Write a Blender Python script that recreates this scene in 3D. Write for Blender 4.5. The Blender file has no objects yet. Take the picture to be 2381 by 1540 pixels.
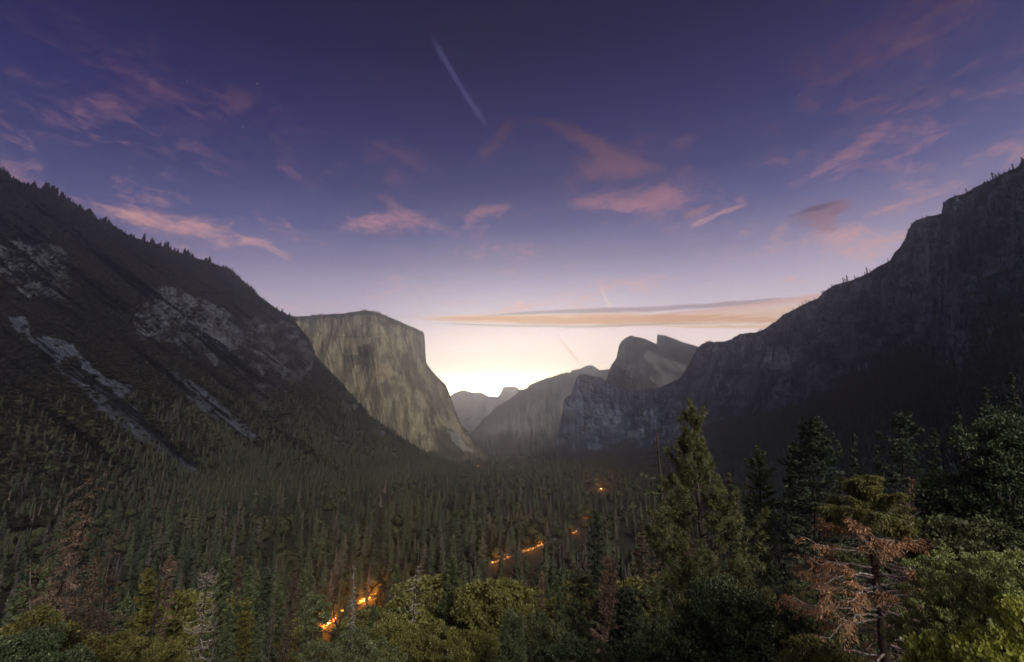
import bpy, math, random
import numpy as np
from mathutils import Vector

C = bpy.context.scene
COL = C.collection
rng = np.random.default_rng(7)
random.seed(7)
R = math.radians

# ------------------------------------------------------------------ camera
PITCH = R(13.3)
F = 1058.0; CX = 1190.0; CY = 770.0        # photo measured on a 2380 x 1540 chart
cam_d = bpy.data.cameras.new("camera"); cam = bpy.data.objects.new("camera", cam_d); COL.objects.link(cam)
cam_d.sensor_width = 36.0; cam_d.lens = 36.0 * F / 2380.0
cam_d.clip_start = 0.1; cam_d.clip_end = 90000.0
cam.location = (0, 0, 0); cam.rotation_euler = (R(90) + PITCH, 0, 0)
C.camera = cam
cp, sp = math.cos(PITCH), math.sin(PITCH)

def azel(px, py):
    a = (np.asarray(px, float) - CX); b = (CY - np.asarray(py, float))
    y = F * cp - b * sp; z = F * sp + b * cp
    return np.arctan2(a, y), np.arctan2(z, np.hypot(a, y))
def P(px, py, r):
    az, el = azel(px, py)
    return np.stack([r * np.sin(az), r * np.cos(az), r * np.tan(el)], -1)

# ------------------------------------------------------------------ view
C.render.engine = 'CYCLES'
C.view_settings.view_transform = 'Standard'; C.view_settings.look = 'None'
C.view_settings.exposure = 0.0; C.view_settings.gamma = 1.0
C.cycles.use_denoising = True
C.cycles.max_bounces = 5; C.cycles.diffuse_bounces = 2; C.cycles.glossy_bounces = 1
C.cycles.transmission_bounces = 2; C.cycles.volume_bounces = 1; C.cycles.transparent_max_bounces = 4
C.cycles.sample_clamp_indirect = 3.0

def lin(c):
    return tuple(((v / 255.0) / 12.92 if v <= 10 else (((v / 255.0) + .055) / 1.055) ** 2.4) for v in c)

# ------------------------------------------------------------------ tiny node language
class V:
    nt = None
    def __init__(s, k): s.k = k
    @staticmethod
    def m(op, *a, clamp=False):
        n = V.nt.nodes.new('ShaderNodeMath'); n.operation = op; n.use_clamp = clamp
        for i, v in enumerate(a):
            if isinstance(v, V): V.nt.links.new(v.k, n.inputs[i])
            else: n.inputs[i].default_value = float(v)
        return V(n.outputs[0])
    def __add__(s, o): return V.m('ADD', s, o)
    __radd__ = __add__
    def __sub__(s, o): return V.m('SUBTRACT', s, o)
    def __rsub__(s, o): return V.m('SUBTRACT', o, s)
    def __mul__(s, o): return V.m('MULTIPLY', s, o)
    __rmul__ = __mul__
    def __truediv__(s, o): return V.m('DIVIDE', s, o)
    def clamp(s): return V.m('ADD', s, 0.0, clamp=True)
def smooth(v, a, b):
    n = V.nt.nodes.new('ShaderNodeMapRange'); n.interpolation_type = 'SMOOTHSTEP'
    V.nt.links.new(v.k, n.inputs[0]); n.inputs[1].default_value = a; n.inputs[2].default_value = b
    n.inputs[3].default_value = 0; n.inputs[4].default_value = 1
    return V(n.outputs[0])
def ramp(v, stops, interp='LINEAR'):
    n = V.nt.nodes.new('ShaderNodeValToRGB'); n.color_ramp.interpolation = interp
    V.nt.links.new(v.k, n.inputs[0]); e = n.color_ramp.elements
    while len(e) > 1: e.remove(e[0])
    e[0].position = stops[0][0]; e[0].color = (*stops[0][1], 1)
    for p, c in stops[1:]:
        q = e.new(p); q.color = (*c, 1)
    return V(n.outputs[0])
def mix(f, a, b, mode='MIX'):
    n = V.nt.nodes.new('ShaderNodeMix'); n.data_type = 'RGBA'; n.blend_type = mode; n.clamp_factor = True
    for i, v in ((0, f), (6, a), (7, b)):
        if isinstance(v, V): V.nt.links.new(v.k, n.inputs[i])
        elif i == 0: n.inputs[0].default_value = v
        else: n.inputs[i].default_value = (*v, 1)
    return V(n.outputs[2])
def comb(x, y, z):
    n = V.nt.nodes.new('ShaderNodeCombineXYZ')
    for i, v in enumerate((x, y, z)):
        if isinstance(v, V): V.nt.links.new(v.k, n.inputs[i])
        else: n.inputs[i].default_value = v
    return V(n.outputs[0])
def noise(vec, scale, detail=4, rough=.5, dist=0.0):
    n = V.nt.nodes.new('ShaderNodeTexNoise')
    if vec is not None: V.nt.links.new(vec.k, n.inputs['Vector'])
    n.inputs['Scale'].default_value = scale; n.inputs['Detail'].default_value = detail
    n.inputs['Roughness'].default_value = rough; n.inputs['Distortion'].default_value = dist
    return V(n.outputs['Fac'])

# ------------------------------------------------------------------ sky (world)
W = bpy.data.worlds.new("World"); C.world = W; W.use_nodes = True
nt = W.node_tree; nt.nodes.clear(); V.nt = nt
tc = nt.nodes.new('ShaderNodeTexCoord'); sx = nt.nodes.new('ShaderNodeSeparateXYZ')
nt.links.new(tc.outputs['Generated'], sx.inputs[0])
dx, dy, dz = V(sx.outputs[0]), V(sx.outputs[1]), V(sx.outputs[2])
EL = V.m('ARCSINE', dz) * (180 / math.pi)
AZ = V.m('ARCTAN2', dx, dy) * (180 / math.pi)
gen = V(tc.outputs['Generated'])
side = 1.0 - V.m('COSINE', (AZ - 17.0) * (math.pi / 180))
lowf = noise(gen, 1.1, 2, .5)
S = EL + side * 10.0 + (lowf - .5) * 5.0
K = 1 / 70.0
sky_stops = [(-8, (30, 30, 30)), (-1.5, (200, 175, 130)), (2.5, (255, 243, 210)), (6.5, (255, 240, 214)), (10.5, (252, 230, 220)),
             (13.5, (234, 212, 214)), (16.5, (196, 182, 198)), (20, (164, 154, 184)), (23, (128, 122, 162)),
             (27, (80, 84, 140)), (32, (46, 52, 112)), (38, (28, 28, 96)), (45, (12, 11, 70)), (55, (3, 3, 48)), (61, (1, 2, 36))]
gain = lambda s: 1.0 + 1.35 * math.exp(-max(s, 0) / 11.0) - .16 * min(1, max(0, s - 16) / 8)
sky = ramp((S + 9.0) * K, [((s + 9) * K, tuple(v * gain(s) for v in lin(c))) for s, c in sky_stops])
# Cirrus: noise on a high flat layer, warped
dzc = V.m('MAXIMUM', dz, .06)
cxp, cyp = dx / (dzc + .12), dy / (dzc + .12)
pl = comb(cxp, cyp, 0.0)
w1 = noise(pl, 1.3, 3, .55)
pw = comb(cxp * 1.0 + w1 * 1.1, cyp * 1.0 - w1 * .8, .3)
cir = noise(pw, 2.3, 7, .58)
cir2 = noise(comb(cxp * .7, cyp * 1.6, 4.0), 1.6, 7, .6, .6)
fade = smooth(EL, 10, 20)
pink = ramp((EL) * K, [(10 * K, lin((244, 200, 190))), (17 * K, lin((228, 176, 178))), (24 * K, lin((186, 132, 160))), (33 * K, lin((92, 66, 108))), (45 * K, lin((54, 38, 70))), (60 * K, lin((28, 22, 44)))])
det = noise(comb(dx * 1.0, dy * 1.0, dz * 2.6), 7.0, 8, .62, .8)
det2 = noise(comb(dx, dy, dz * 3.0), 22.0, 6, .6, .5)
def blob(px, py, wx, wy, rot=0.0, soft=.9, nz=1.0, n=None, hard=False):
    a, e = azel(px, py); a, e = math.degrees(a), math.degrees(e)
    ca, sa = math.cos(R(rot)), math.sin(R(rot)); k = math.cos(R(e))
    u = (AZ - a) * k; v = EL - e
    U = (u * ca + v * sa) / (wx * 0.046); Vv = (v * ca - u * sa) / (wy * 0.046)
    d = V.m('SQRT', U * U + Vv * Vv)
    d = d + ((n or det) - .5) * (1.7 * nz)
    if hard: return 1.0 - smooth(d, .45, 1.05)
    return (1.0 - smooth(d, .1, 1.25)) * (smooth(det2, .34, .64) * .7 + .3)
WS = 1.35
wisps = [(350, 522, 60, 10, -4, .6), (430, 525, 60, 12, -2, .7), (500, 545, 50, 12, -14, .9), (590, 566, 50, 9, -16, .8), (655, 592, 40, 9, -30, 1.1), (265, 492, 60, 10, 0, .8), (735, 570, 56, 14, -6, 1.1),
         (840, 530, 60, 16, 20, 1.1), (910, 505, 80, 14, 10, 1.1), (1000, 520, 70, 14, -10, 1.1), (1060, 545, 60, 12, -20, .5), (1110, 478, 40, 12, 50, .8), (1150, 486, 50, 11, 14, 1.7), (1100, 512, 34, 10, 40, .9),
         (1160, 318, 44, 10, 55, 1.1), (1120, 360, 44, 12, 50, .9), (1215, 282, 56, 12, 12, 1.2), (1290, 290, 56, 12, -8, 1.3), (1345, 318, 56, 13, -30, 1.6), (1400, 350, 56, 15, -40, 1.5), (1450, 378, 60, 12, -20, 1.1), (1210, 340, 50, 8, 0, .4),
         (1390, 400, 70, 16, 12, 1.3), (1480, 398, 60, 14, -4, 1.1), (1380, 462, 60, 12, 6, 1.3), (1460, 480, 80, 12, -8, 1.4), (1545, 452, 34, 14, -10, 1.4), (1540, 500, 60, 12, 0, .6), (1330, 500, 60, 12, 30, .5), (1600, 420, 100, 16, 10, .4),
         (1930, 385, 60, 9, 24, .7), (1990, 360, 60, 9, 34, .7), (1880, 410, 50, 9, 14, .7), (1700, 400, 120, 16, 14, .5), (1640, 505, 80, 12, 14, .9), (1800, 470, 120, 16, 10, .5), (2140, 480, 200, 50, 14, .2), (2260, 380, 160, 40, 12, .12), (2060, 570, 120, 16, 8, .6),
         (1935, 545, 50, 20, -20, 1.0), (1838, 646, 20, 5, 8, 1.6), (1868, 656, 12, 4, 8, 1.2), (1640, 620, 300, 14, 4, .25),
         (170, 220, 160, 40, 12, .25), (330, 190, 160, 36, -14, .25), (110, 320, 130, 36, -10, .28), (260, 290, 130, 24, -16, .5), (430, 250, 150, 30, -12, .4), (60, 400, 120, 20, -6, .5), (640, 240, 220, 50, -10, .3), (1950, 130, 220, 50, 4, .3), (2150, 200, 180, 50, 10, .2), (1700, 260, 260, 30, 8, .4), (900, 400, 220, 30, 4, .3)]
nA = noise(comb(dx, dy, dz * 1.9), 4.2, 9, .60, 1.3); nB = noise(comb(dx * 1.1, dy, dz * 2.8), 13.0, 7, .62, .7); nC = noise(comb(dx, dy, dz * 2.2), 34.0, 6, .66, 1.0)
cn = nA * 1.5 + nB * 1.3 + nC * .9 - 1.35
env = cir2 * .5 - .25
for px, py, wx, wy, rot, op in wisps:
    a, e = azel(px, py); a, e = math.degrees(a), math.degrees(e)
    ca, sa = math.cos(R(rot)), math.sin(R(rot)); k = math.cos(R(e))
    u = (AZ - a) * k; v = EL - e
    U = (u * ca + v * sa) * (1 / (wx * .056)); Vv = (v * ca - u * sa) * (1 / (wy * .068))
    env = env + V.m('EXPONENT', (U * U + Vv * Vv) * -1.0) * (op * .36)
ccol = ramp(EL * K, [(8 * K, lin((252, 214, 190))), (14 * K, lin((240, 192, 180))), (20 * K, lin((222, 164, 160))), (26 * K, lin((176, 122, 142))), (31 * K, lin((112, 76, 108))), (38 * K, lin((66, 42, 74))), (46 * K, lin((40, 25, 52))), (55 * K, lin((20, 12, 34)))])
sky = mix(smooth(cn + env, .54, 1.35) * smooth(EL, 8, 15) * 1.0, sky, ccol)
# dark wedge cloud and its small brother
sky = mix(blob(1902, 498, 66, 20, 4, .95, 1.0, det2, True) * .9, sky, lin((130, 92, 116)))
sky = mix(blob(1912, 520, 36, 26, -30, .95, 1.0, det2, True) * .8, sky, lin((146, 106, 126)))
sky = mix(blob(1893, 486, 52, 8, 3, .9, .8, det2, True) * .85, sky, lin((86, 64, 94)))
sky = mix(blob(1622, 492, 48, 10, 14, .9, .9, det2, True) * .75, sky, lin((146, 106, 126)))
sky = mix(blob(1700, 488, 44, 8, 8, .9, .9, det2, True) * .6, sky, lin((190, 140, 140)))
sky = mix(blob(1640, 512, 60, 8, 18, .9, 1.3, det2, True) * .35, sky, lin((216, 162, 150)))
# long lens cloud above the valley mouth, built from az/el strips
def streak(pts, col, op, nz=.5, soft=.9, ns=None):
    """strip whose centre line and half width are interpolated along azimuth; pts: (px, py, half_px)"""
    az, el = azel([p[0] for p in pts], [p[1] for p in pts]); az, el = np.degrees(az), np.degrees(el)
    n1 = nt.nodes.new('ShaderNodeFloatCurve'); n2 = nt.nodes.new('ShaderNodeFloatCurve')
    a0, a1 = az[0], az[-1]
    t = (AZ - a0) / (a1 - a0)
    res = []
    for n, vals in ((n1, el / 60), (n2, np.array([p[2] for p in pts]) * .054 / 4)):
        cv = n.mapping.curves[0]
        for i, (q, vv) in enumerate(zip((az - a0) / (a1 - a0), vals)):
            if i < 2: cv.points[i].location = (q, vv)
            else: cv.points.new(q, vv)
        cv.points[0].location = (0, vals[0])
        n.mapping.update(); nt.links.new(t.clamp().k, n.inputs[1]); res.append(V(n.outputs[0]))
    cen, hw = res[0] * 60, V.m('MAXIMUM', res[1] * 4, .02)
    d = V.m('ABSOLUTE', EL - cen) / hw + ((ns or str_n) - .5) * (2 * nz)
    ends = smooth(t, -.02, .14) * (1.0 - smooth(t, .86, 1.02))
    m_ = (1.0 - smooth(d, 1 - soft, 1.0)) * ends * op
    return mix(m_, globals()['sky'], lin(col))
str_n = noise(comb(AZ * .05, EL * .55, 0.0), 2.4, 7, .6, .4)
str_f = noise(comb(AZ * .05, EL * 1.3, 3.0), 3.5, 6, .62, .5)
sky = streak([(930, 740, 2), (1100, 741, 12), (1300, 743, 19), (1500, 742, 20), (1700, 738, 24), (1850, 728, 30), (1990, 715, 34)], (240, 190, 144), .8, .7, .75)
sky = streak([(960, 742, 2), (1100, 742, 8), (1300, 745, 14), (1500, 744, 16), (1650, 742, 14), (1800, 745, 8), (1950, 750, 3)], (222, 150, 88), .85, 1.2, .8, str_f)
sky = streak([(1100, 736, 2), (1250, 727, 6), (1400, 722, 8), (1600, 714, 10), (1760, 703, 8), (1900, 692, 3)], (150, 124, 142), .85, .9, .8)
sky = streak([(1000, 752, 2), (1150, 756, 4), (1300, 759, 5), (1500, 755, 4), (1700, 752, 2)], (150, 126, 100), .6, 1.0, .8, str_f)
sky = streak([(1500, 732, 2), (1650, 722, 7), (1800, 706, 9), (1920, 688, 9), (2060, 672, 4)], (232, 176, 164), .8, .9, .9)
sky = streak([(1500, 757, 2), (1650, 760, 4), (1800, 760, 5), (2000, 757, 3)], (246, 186, 130), .8, .6, .8)
def trail(x0, y0, x1, y1, w0, w1, col, op):
    a, e = azel([x0, x1], [y0, y1]); a, e = np.degrees(a), np.degrees(e); k = math.cos(R(e.mean()))
    vx, vy = (a[1] - a[0]) * k, e[1] - e[0]; L = math.hypot(vx, vy); vx /= L; vy /= L
    u = (AZ - a[0]) * k; v = EL - e[0]
    al = (u * vx + v * vy) / L; ac = V.m('ABSOLUTE', v * vx - u * vy)
    wd = (w0 + (w1 - w0) * al.clamp()) * .05
    m_ = (1.0 - smooth(ac / wd + (det2 - .5) * 1.2, .1, 1.0)) * smooth(al, -.02, .25) * (1.0 - smooth(al, .8, 1.02)) * op
    return mix(m_, globals()['sky'], lin(col))
sky = trail(1000, 78, 1136, 298, 11, 8, (84, 84, 130), .42)
sky = trail(1396, 668, 1420, 722, 5, 5, (240, 214, 196), .7)
sky = trail(1296, 782, 1358, 858, 6, 9, (240, 206, 186), .6)
sky = trail(1020, 838, 1160, 892, 3, 3, (246, 214, 176), .5)
for px, py, s_, b in ((598, 195, 2.0, .9), (563, 295, 1.9, .8), (435, 190, 1.6, .6), (521, 153, 1.4, .5), (585, 72, 1.3, .45), (1857, 222, 1.7, .6), (1396, 14, 1.4, .5), (322, 35, 1.2, .3), (823, 110, 1.2, .35), (995, 190, 1.2, .35), (1637, 141, 1.3, .35), (640, 282, 1.0, .3)):
    a, e = azel(px, py)
    vv = nt.nodes.new('ShaderNodeVectorMath'); vv.operation = 'DISTANCE'; nt.links.new(gen.k, vv.inputs[0])
    vv.inputs[1].default_value = (math.sin(a) * math.cos(e), math.cos(a) * math.cos(e), math.sin(e))
    sky = mix((1.0 - smooth(V(vv.outputs['Value']), .0004, .0011 * s_ * .8)) * b * .55, sky, (.7, .62, .6))
# western twilight behind the viewer: a broad dim mauve belt
west = smooth(V.m('COSINE', AZ * (math.pi / 180)) * -1.0, .1, .9) * smooth(EL, -2, 6) * (1.0 - smooth(EL, 25, 60))
sky = mix(west * .8, sky, (.20, .17, .24))
ga, ge = (AZ - 1.0) / 16.0, (EL - 4.4) / 2.05
glow_ = V.m('EXPONENT', (ga * ga + ge * ge) * -1.0)
gcol = nt.nodes.new('ShaderNodeMix'); gcol.data_type = 'RGBA'; gcol.blend_type = 'ADD'; gcol.clamp_factor = False
nt.links.new((glow_ * 30.0).k, gcol.inputs[0]); nt.links.new(sky.k, gcol.inputs[6]); gcol.inputs[7].default_value = (1.0, .83, .50, 1)
sky = V(gcol.outputs[2])
bg = nt.nodes.new('ShaderNodeBackground'); nt.links.new(sky.k, bg.inputs[0]); bg.inputs[1].default_value = 1.0
wo = nt.nodes.new('ShaderNodeOutputWorld'); nt.links.new(bg.outputs[0], wo.inputs[0])
W.cycles.sampling_method = 'MANUAL'; W.cycles.sample_map_resolution = 1024

# one soft light: afterglow from behind right
sd = bpy.data.lights.new("sun", 'SUN'); sun = bpy.data.objects.new("sun", sd); COL.objects.link(sun)
sd.energy = 3.8; sd.angle = R(25); sd.color = (1.0, .96, .91)
sun.rotation_euler = Vector((-.38, .78, -.50)).to_track_quat('-Z', 'Y').to_euler()

# ------------------------------------------------------------------ numpy helpers
def _h(ix, iy, s):
    n = (ix.astype(np.int64) * 374761393 + iy.astype(np.int64) * 668265263 + s * 1442695041) & 0xffffffff
    n = ((n ^ (n >> 13)) * 1274126177) & 0xffffffff
    return ((n ^ (n >> 16)) & 0xffff) / 65535.0
def vn(x, y, s=0):
    x = np.asarray(x, float); y = np.asarray(y, float)
    x, y = np.broadcast_arrays(x, y)
    ix, iy = np.floor(x), np.floor(y); fx, fy = x - ix, y - iy
    fx = fx * fx * (3 - 2 * fx); fy = fy * fy * (3 - 2 * fy)
    a, b, c, d = _h(ix, iy, s), _h(ix + 1, iy, s), _h(ix, iy + 1, s), _h(ix + 1, iy + 1, s)
    return (a * (1 - fx) + b * fx) * (1 - fy) + (c * (1 - fx) + d * fx) * fy
def fbm(x, y, s=0, o=4, g=.5):
    t = 0; a = 1; n = 0
    for i in range(o):
        t = t + a * vn(x * 2 ** i + 7.1 * i, y * 2 ** i + 3.7 * i, s + i); n += a; a *= g
    return t / n
def ridged(x, y, s=0, o=4):
    t = 0; a = 1; n = 0
    for i in range(o):
        t = t + a * (1 - abs(2 * vn(x * 2 ** i + 5.1 * i, y * 2 ** i + 2.3 * i, s + i) - 1)); n += a; a *= .55
    return t / n
def rbf(pts):
    p = np.array(pts, float); X = p[:, :2] / 1000; y = p[:, 2]
    D = np.hypot(X[:, None, 0] - X[None, :, 0], X[:, None, 1] - X[None, :, 1])
    n = len(X); A = np.zeros((n + 3, n + 3)); A[:n, :n] = D + np.eye(n) * 1e-6
    A[:n, n] = 1; A[:n, n + 1:] = X; A[n, :n] = 1; A[n + 1:, :n] = X.T
    w = np.linalg.solve(A, np.r_[y, 0, 0, 0])
    def f(px, py):
        px = np.asarray(px, float) / 1000; py = np.asarray(py, float) / 1000
        o = w[n] + w[n + 1] * px + w[n + 2] * py
        for i in range(n): o = o + w[i] * np.hypot(px - X[i, 0], py - X[i, 1])
        return o
    return f
def inpoly(x, y, poly):
    r = np.zeros(np.shape(x), bool); n = len(poly)
    for i in range(n):
        x1, y1 = poly[i]; x2, y2 = poly[(i + 1) % n]
        if y1 == y2: continue
        c = ((y1 > y) != (y2 > y)) & (x < (x2 - x1) * (y - y1) / (y2 - y1) + x1); r ^= c
    return r
def warp(px, py, a=9, s=50, l=26.):
    return px + (fbm(px / l, py / l, s, 4, .6) - .5) * 2.6 * a, py + (fbm(px / l, py / l, s + 9, 4, .6) - .5) * 2.2 * a
def interp(x, pts):
    p = np.array(pts, float); return np.interp(x, p[:, 0], p[:, 1])

def mesh_np(name, v, f, mats, mi=None, smooth_=False, attrs=None):
    """v (n,3); f (m,3) or (m,4) or list of such arrays"""
    fs = f if isinstance(f, list) else [f]
    fs = [np.asarray(a, np.int32) for a in fs if len(a)]
    me = bpy.data.meshes.new(name)
    v = np.asarray(v, np.float32)
    nl = sum(a.size for a in fs); npg = sum(len(a) for a in fs)
    me.vertices.add(len(v)); me.vertices.foreach_set('co', v.ravel())
    me.loops.add(nl); me.loops.foreach_set('vertex_index', np.concatenate([a.ravel() for a in fs]))
    me.polygons.add(npg)
    tot = np.concatenate([np.full(len(a), a.shape[1], np.int32) for a in fs])
    me.polygons.foreach_set('loop_start', np.r_[0, np.cumsum(tot)[:-1]].astype(np.int32))
    for m in mats: me.materials.append(m)
    if mi is not None: me.polygons.foreach_set('material_index', np.asarray(mi, np.int32))
    if smooth_: me.polygons.foreach_set('use_smooth', np.ones(npg, bool))
    for k, a in (attrs or {}).items():
        at = me.attributes.new(k, 'FLOAT', 'POINT'); at.data.foreach_set('value', np.asarray(a, np.float32).ravel())
    me.update(calc_edges=True)
    return me
def link(name, data, parent=None, loc=None, **props):
    o = bpy.data.objects.new(name, data); COL.objects.link(o)
    if parent: o.parent = parent
    if loc is not None: o.location = loc
    for k, v in props.items(): o[k] = v
    return o

# ------------------------------------------------------------------ materials
def newmat(name):
    m = bpy.data.materials.new(name); m.use_nodes = True; m.node_tree.nodes.clear(); V.nt = m.node_tree; return m
def attr(n_):
    n = V.nt.nodes.new('ShaderNodeAttribute'); n.attribute_name = n_; return V(n.outputs['Fac'])
def pos():
    n = V.nt.nodes.new('ShaderNodeNewGeometry'); return V(n.outputs['Position'])
def objc():
    n = V.nt.nodes.new('ShaderNodeTexCoord'); return V(n.outputs['Object'])
def scl(v, s):
    n = V.nt.nodes.new('ShaderNodeVectorMath'); n.operation = 'MULTIPLY'; V.nt.links.new(v.k, n.inputs[0]); n.inputs[1].default_value = s; return V(n.outputs[0])
def finish(col, rough=.9, bump=None, bs=.5, bd=1.0, spec=.2, trans=0.0, tcol=None):
    nt = V.nt; b = nt.nodes.new('ShaderNodeBsdfPrincipled')
    if isinstance(col, V): nt.links.new(col.k, b.inputs['Base Color'])
    else: b.inputs['Base Color'].default_value = (*col, 1)
    b.inputs['Roughness'].default_value = rough; b.inputs['Specular IOR Level'].default_value = spec
    if bump is not None:
        n = nt.nodes.new('ShaderNodeBump'); n.inputs['Strength'].default_value = bs; n.inputs['Distance'].default_value = bd
        nt.links.new(bump.k, n.inputs['Height']); nt.links.new(n.outputs[0], b.inputs['Normal'])
    o = nt.nodes.new('ShaderNodeOutputMaterial'); out = b.outputs[0]
    if trans > 0:
        t = nt.nodes.new('ShaderNodeBsdfTranslucent')
        if isinstance(col, V): nt.links.new(col.k, t.inputs[0])
        else: t.inputs[0].default_value = (*col, 1)
        x = nt.nodes.new('ShaderNodeMixShader'); x.inputs[0].default_value = trans
        nt.links.new(b.outputs[0], x.inputs[1]); nt.links.new(t.outputs[0], x.inputs[2]); out = x.outputs[0]
    nt.links.new(out, o.inputs[0])

def terrain_mat(name, rock, rock2, veg, veg2, talus, ps=.01, streak_z=.12):
    m = newmat(name); p = pos()
    n1 = noise(scl(p, (ps, ps, ps * streak_z)), 1.0, 8, .62)
    n2 = noise(scl(p, (ps * 5, ps * 5, ps * .8)), 1.0, 6, .65)
    n3 = noise(scl(p, (ps * .35, ps * .35, ps * .2)), 1.0, 4, .5)
    rc = mix(smooth(n1, .40, .60), rock, rock2)
    rc = mix(smooth(n2, .55, .75) * .55, rc, tuple(c * .45 for c in rock))
    rc = mix(smooth(n3, .55, .7) * .3, rc, tuple(c * f for c, f in zip(rock2, (1.25, 1.1, .9))))
    k1 = V.m('ABSOLUTE', noise(scl(p, (ps * 2.2, ps * 2.2, ps * .5)), 1.0, 6, .6, .4) - .5); k2 = V.m('ABSOLUTE', noise(scl(p, (ps * 6, ps * 6, ps * 2.2)), 1.0, 5, .6, .4) - .5)
    rc = mix((1.0 - smooth(k1, .0, .026)) * .85, rc, tuple(c * .25 for c in rock)); rc = mix((1.0 - smooth(k2, .0, .03)) * .5, rc, tuple(c * .3 for c in rock))
    vc = mix(smooth(noise(scl(p, (ps * 2, ps * 2, ps * 2)), 1.0, 6, .6), .35, .65), veg, veg2)
    tn = noise(scl(p, (ps * 12, ps * 12, ps * 12)), 1.0, 4, .7)
    tcx = mix(smooth(tn, .3, .7), tuple(c * .45 for c in talus), tuple(c * 1.25 for c in talus))
    col = mix(attr('rock'), vc, rc); col = mix(attr('talus'), col, tcx)
    finish(col, .95, noise(scl(p, (ps * 6, ps * 6, ps * 2)), 1.0, 8, .7), 1.0, 16.0, .1)
    return m
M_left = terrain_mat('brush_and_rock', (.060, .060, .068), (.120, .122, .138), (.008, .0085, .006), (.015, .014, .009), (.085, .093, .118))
M_cap = terrain_mat('granite_wall', (.105, .092, .060), (.29, .245, .155), (.03, .028, .018), (.045, .04, .025), (.30, .28, .25), .012, .07)
M_wall = terrain_mat('shade_tinted_granite', (.026, .038, .072), (.19, .225, .31), (.007, .011, .020), (.013, .018, .028), (.2, .2, .22), .012, .10)  # cool shade and blue haze of this wall are put into its colours
M_dome = terrain_mat('weathered_dome', (.040, .038, .035), (.075, .072, .064), (.018, .018, .014), (.03, .028, .02), (.12, .115, .105), .012, .3)
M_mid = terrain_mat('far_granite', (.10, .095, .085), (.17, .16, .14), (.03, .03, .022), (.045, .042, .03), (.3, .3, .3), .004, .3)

# ------------------------------------------------------------------ landforms
def profile_noise(x, amp, sc, s):
    return (fbm(x / sc, x * 0 + s, s, 5, .6) - .5) * 2 * amp
SHEETS = {}
def sheet(name, label, mat, sky_pts, bot_pts, depth, x0, x1, step, disp, masks, jag=(3, 30), back=((40, 12), (160, 90), (600, 420), (1200, 900))):
    sk = lambda x: interp(x, sky_pts) + profile_noise(np.asarray(x, float), jag[0], jag[1], len(name))
    nx = int((x1 - x0) / step) + 1
    xs = np.linspace(x0, x1, nx)
    top = sk(xs); bot = interp(xs, bot_pts)
    ny = int((bot - top).max() / step) + 2
    t = np.linspace(0, 1, ny)[:, None]
    py = bot[None] + (top - bot)[None] * t; px = np.broadcast_to(xs[None], py.shape)
    r = depth(px, py) + disp(px, py)
    v = P(px, py, r)
    rk, ta = masks(px, py)
    ridge = v[-1]; az = np.arctan2(ridge[:, 0], ridge[:, 1]); rr = np.hypot(ridge[:, 0], ridge[:, 1])
    rows = [v]; lastz = ridge[:, 2]
    for dr, dz_ in back:
        rows.append(np.stack([(rr + dr) * np.sin(az), (rr + dr) * np.cos(az), lastz - dz_], -1)[None])
    v = np.concatenate(rows, 0); k = len(back)
    rk = np.concatenate([rk] + [rk[-1:]] * k, 0); ta = np.concatenate([ta] + [ta[-1:] * 0] * k, 0)
    H = v.shape[0]; idx = np.arange(H * nx).reshape(H, nx)
    f = np.stack([idx[:-1, :-1], idx[:-1, 1:], idx[1:, 1:], idx[1:, :-1]], -1).reshape(-1, 4)
    me = mesh_np(name, v.reshape(-1, 3), f, [mat], attrs={'rock': rk, 'talus': ta})
    me.polygons.foreach_set('use_smooth', np.ones(len(f), bool))
    o = link(name, me, kind='structure', label=label)
    SHEETS[name] = dict(depth=lambda px, py: depth(px, py) + disp(px, py), sky=sk, masks=masks, bot=bot_pts)
    return o
def cliff_disp(A, s, wx=14, wy=110):
    def d(px, py):
        lean = px + (fbm(px / 60, py / 60, s + 3, 2) - .5) * 22
        a = ridged(lean / wx, py / wy, s, 3) - .5
        b = fbm(lean / (wx * 3.2), py / (wy * 1.2), s + 20, 3) - .5
        c = fbm(px / (wx * .35), py / (wx * 1.2), s + 40, 3) - .5
        return A * (a * .9 + b * 2.2 + c * .55)
    return d

# distant half-dome range
cliff = lambda px, py: (np.ones(np.shape(px)), np.zeros(np.shape(px)))
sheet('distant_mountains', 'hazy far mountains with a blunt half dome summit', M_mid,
      [(1020, 945), (1047, 920), (1055, 914), (1064, 911), (1074, 907), (1082, 908), (1091, 911), (1106, 914), (1112, 911), (1121, 913), (1127, 918), (1139, 922), (1154, 923), (1159, 920), (1163, 915), (1166, 908), (1169, 901), (1175, 899), (1185, 899), (1194, 899), (1200, 900), (1213, 908), (1240, 935), (1280, 960)],
      [(1020, 1060), (1280, 1060)], rbf([(1020, 920, 11500), (1060, 910, 11800), (1150, 922, 12500), (1185, 899, 12800), (1060, 1000, 9500), (1185, 1000, 11000), (1240, 960, 12000), (1100, 1050, 9000)]),
      1020, 1275, 1.0, lambda px, py: (cliff_disp(160, 3, 12, 40)(px, py) + (ridged((px + py) / 16, (py - px) / 50, 9, 4) - .5) * 420),
      lambda px, py: ((fbm(px / 9, py / 9, 4, 4) > .42) * 1.0, np.zeros(px.shape)), jag=(.8, 5), back=((300, 60), (1500, 600), (3000, 1500)))
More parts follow.
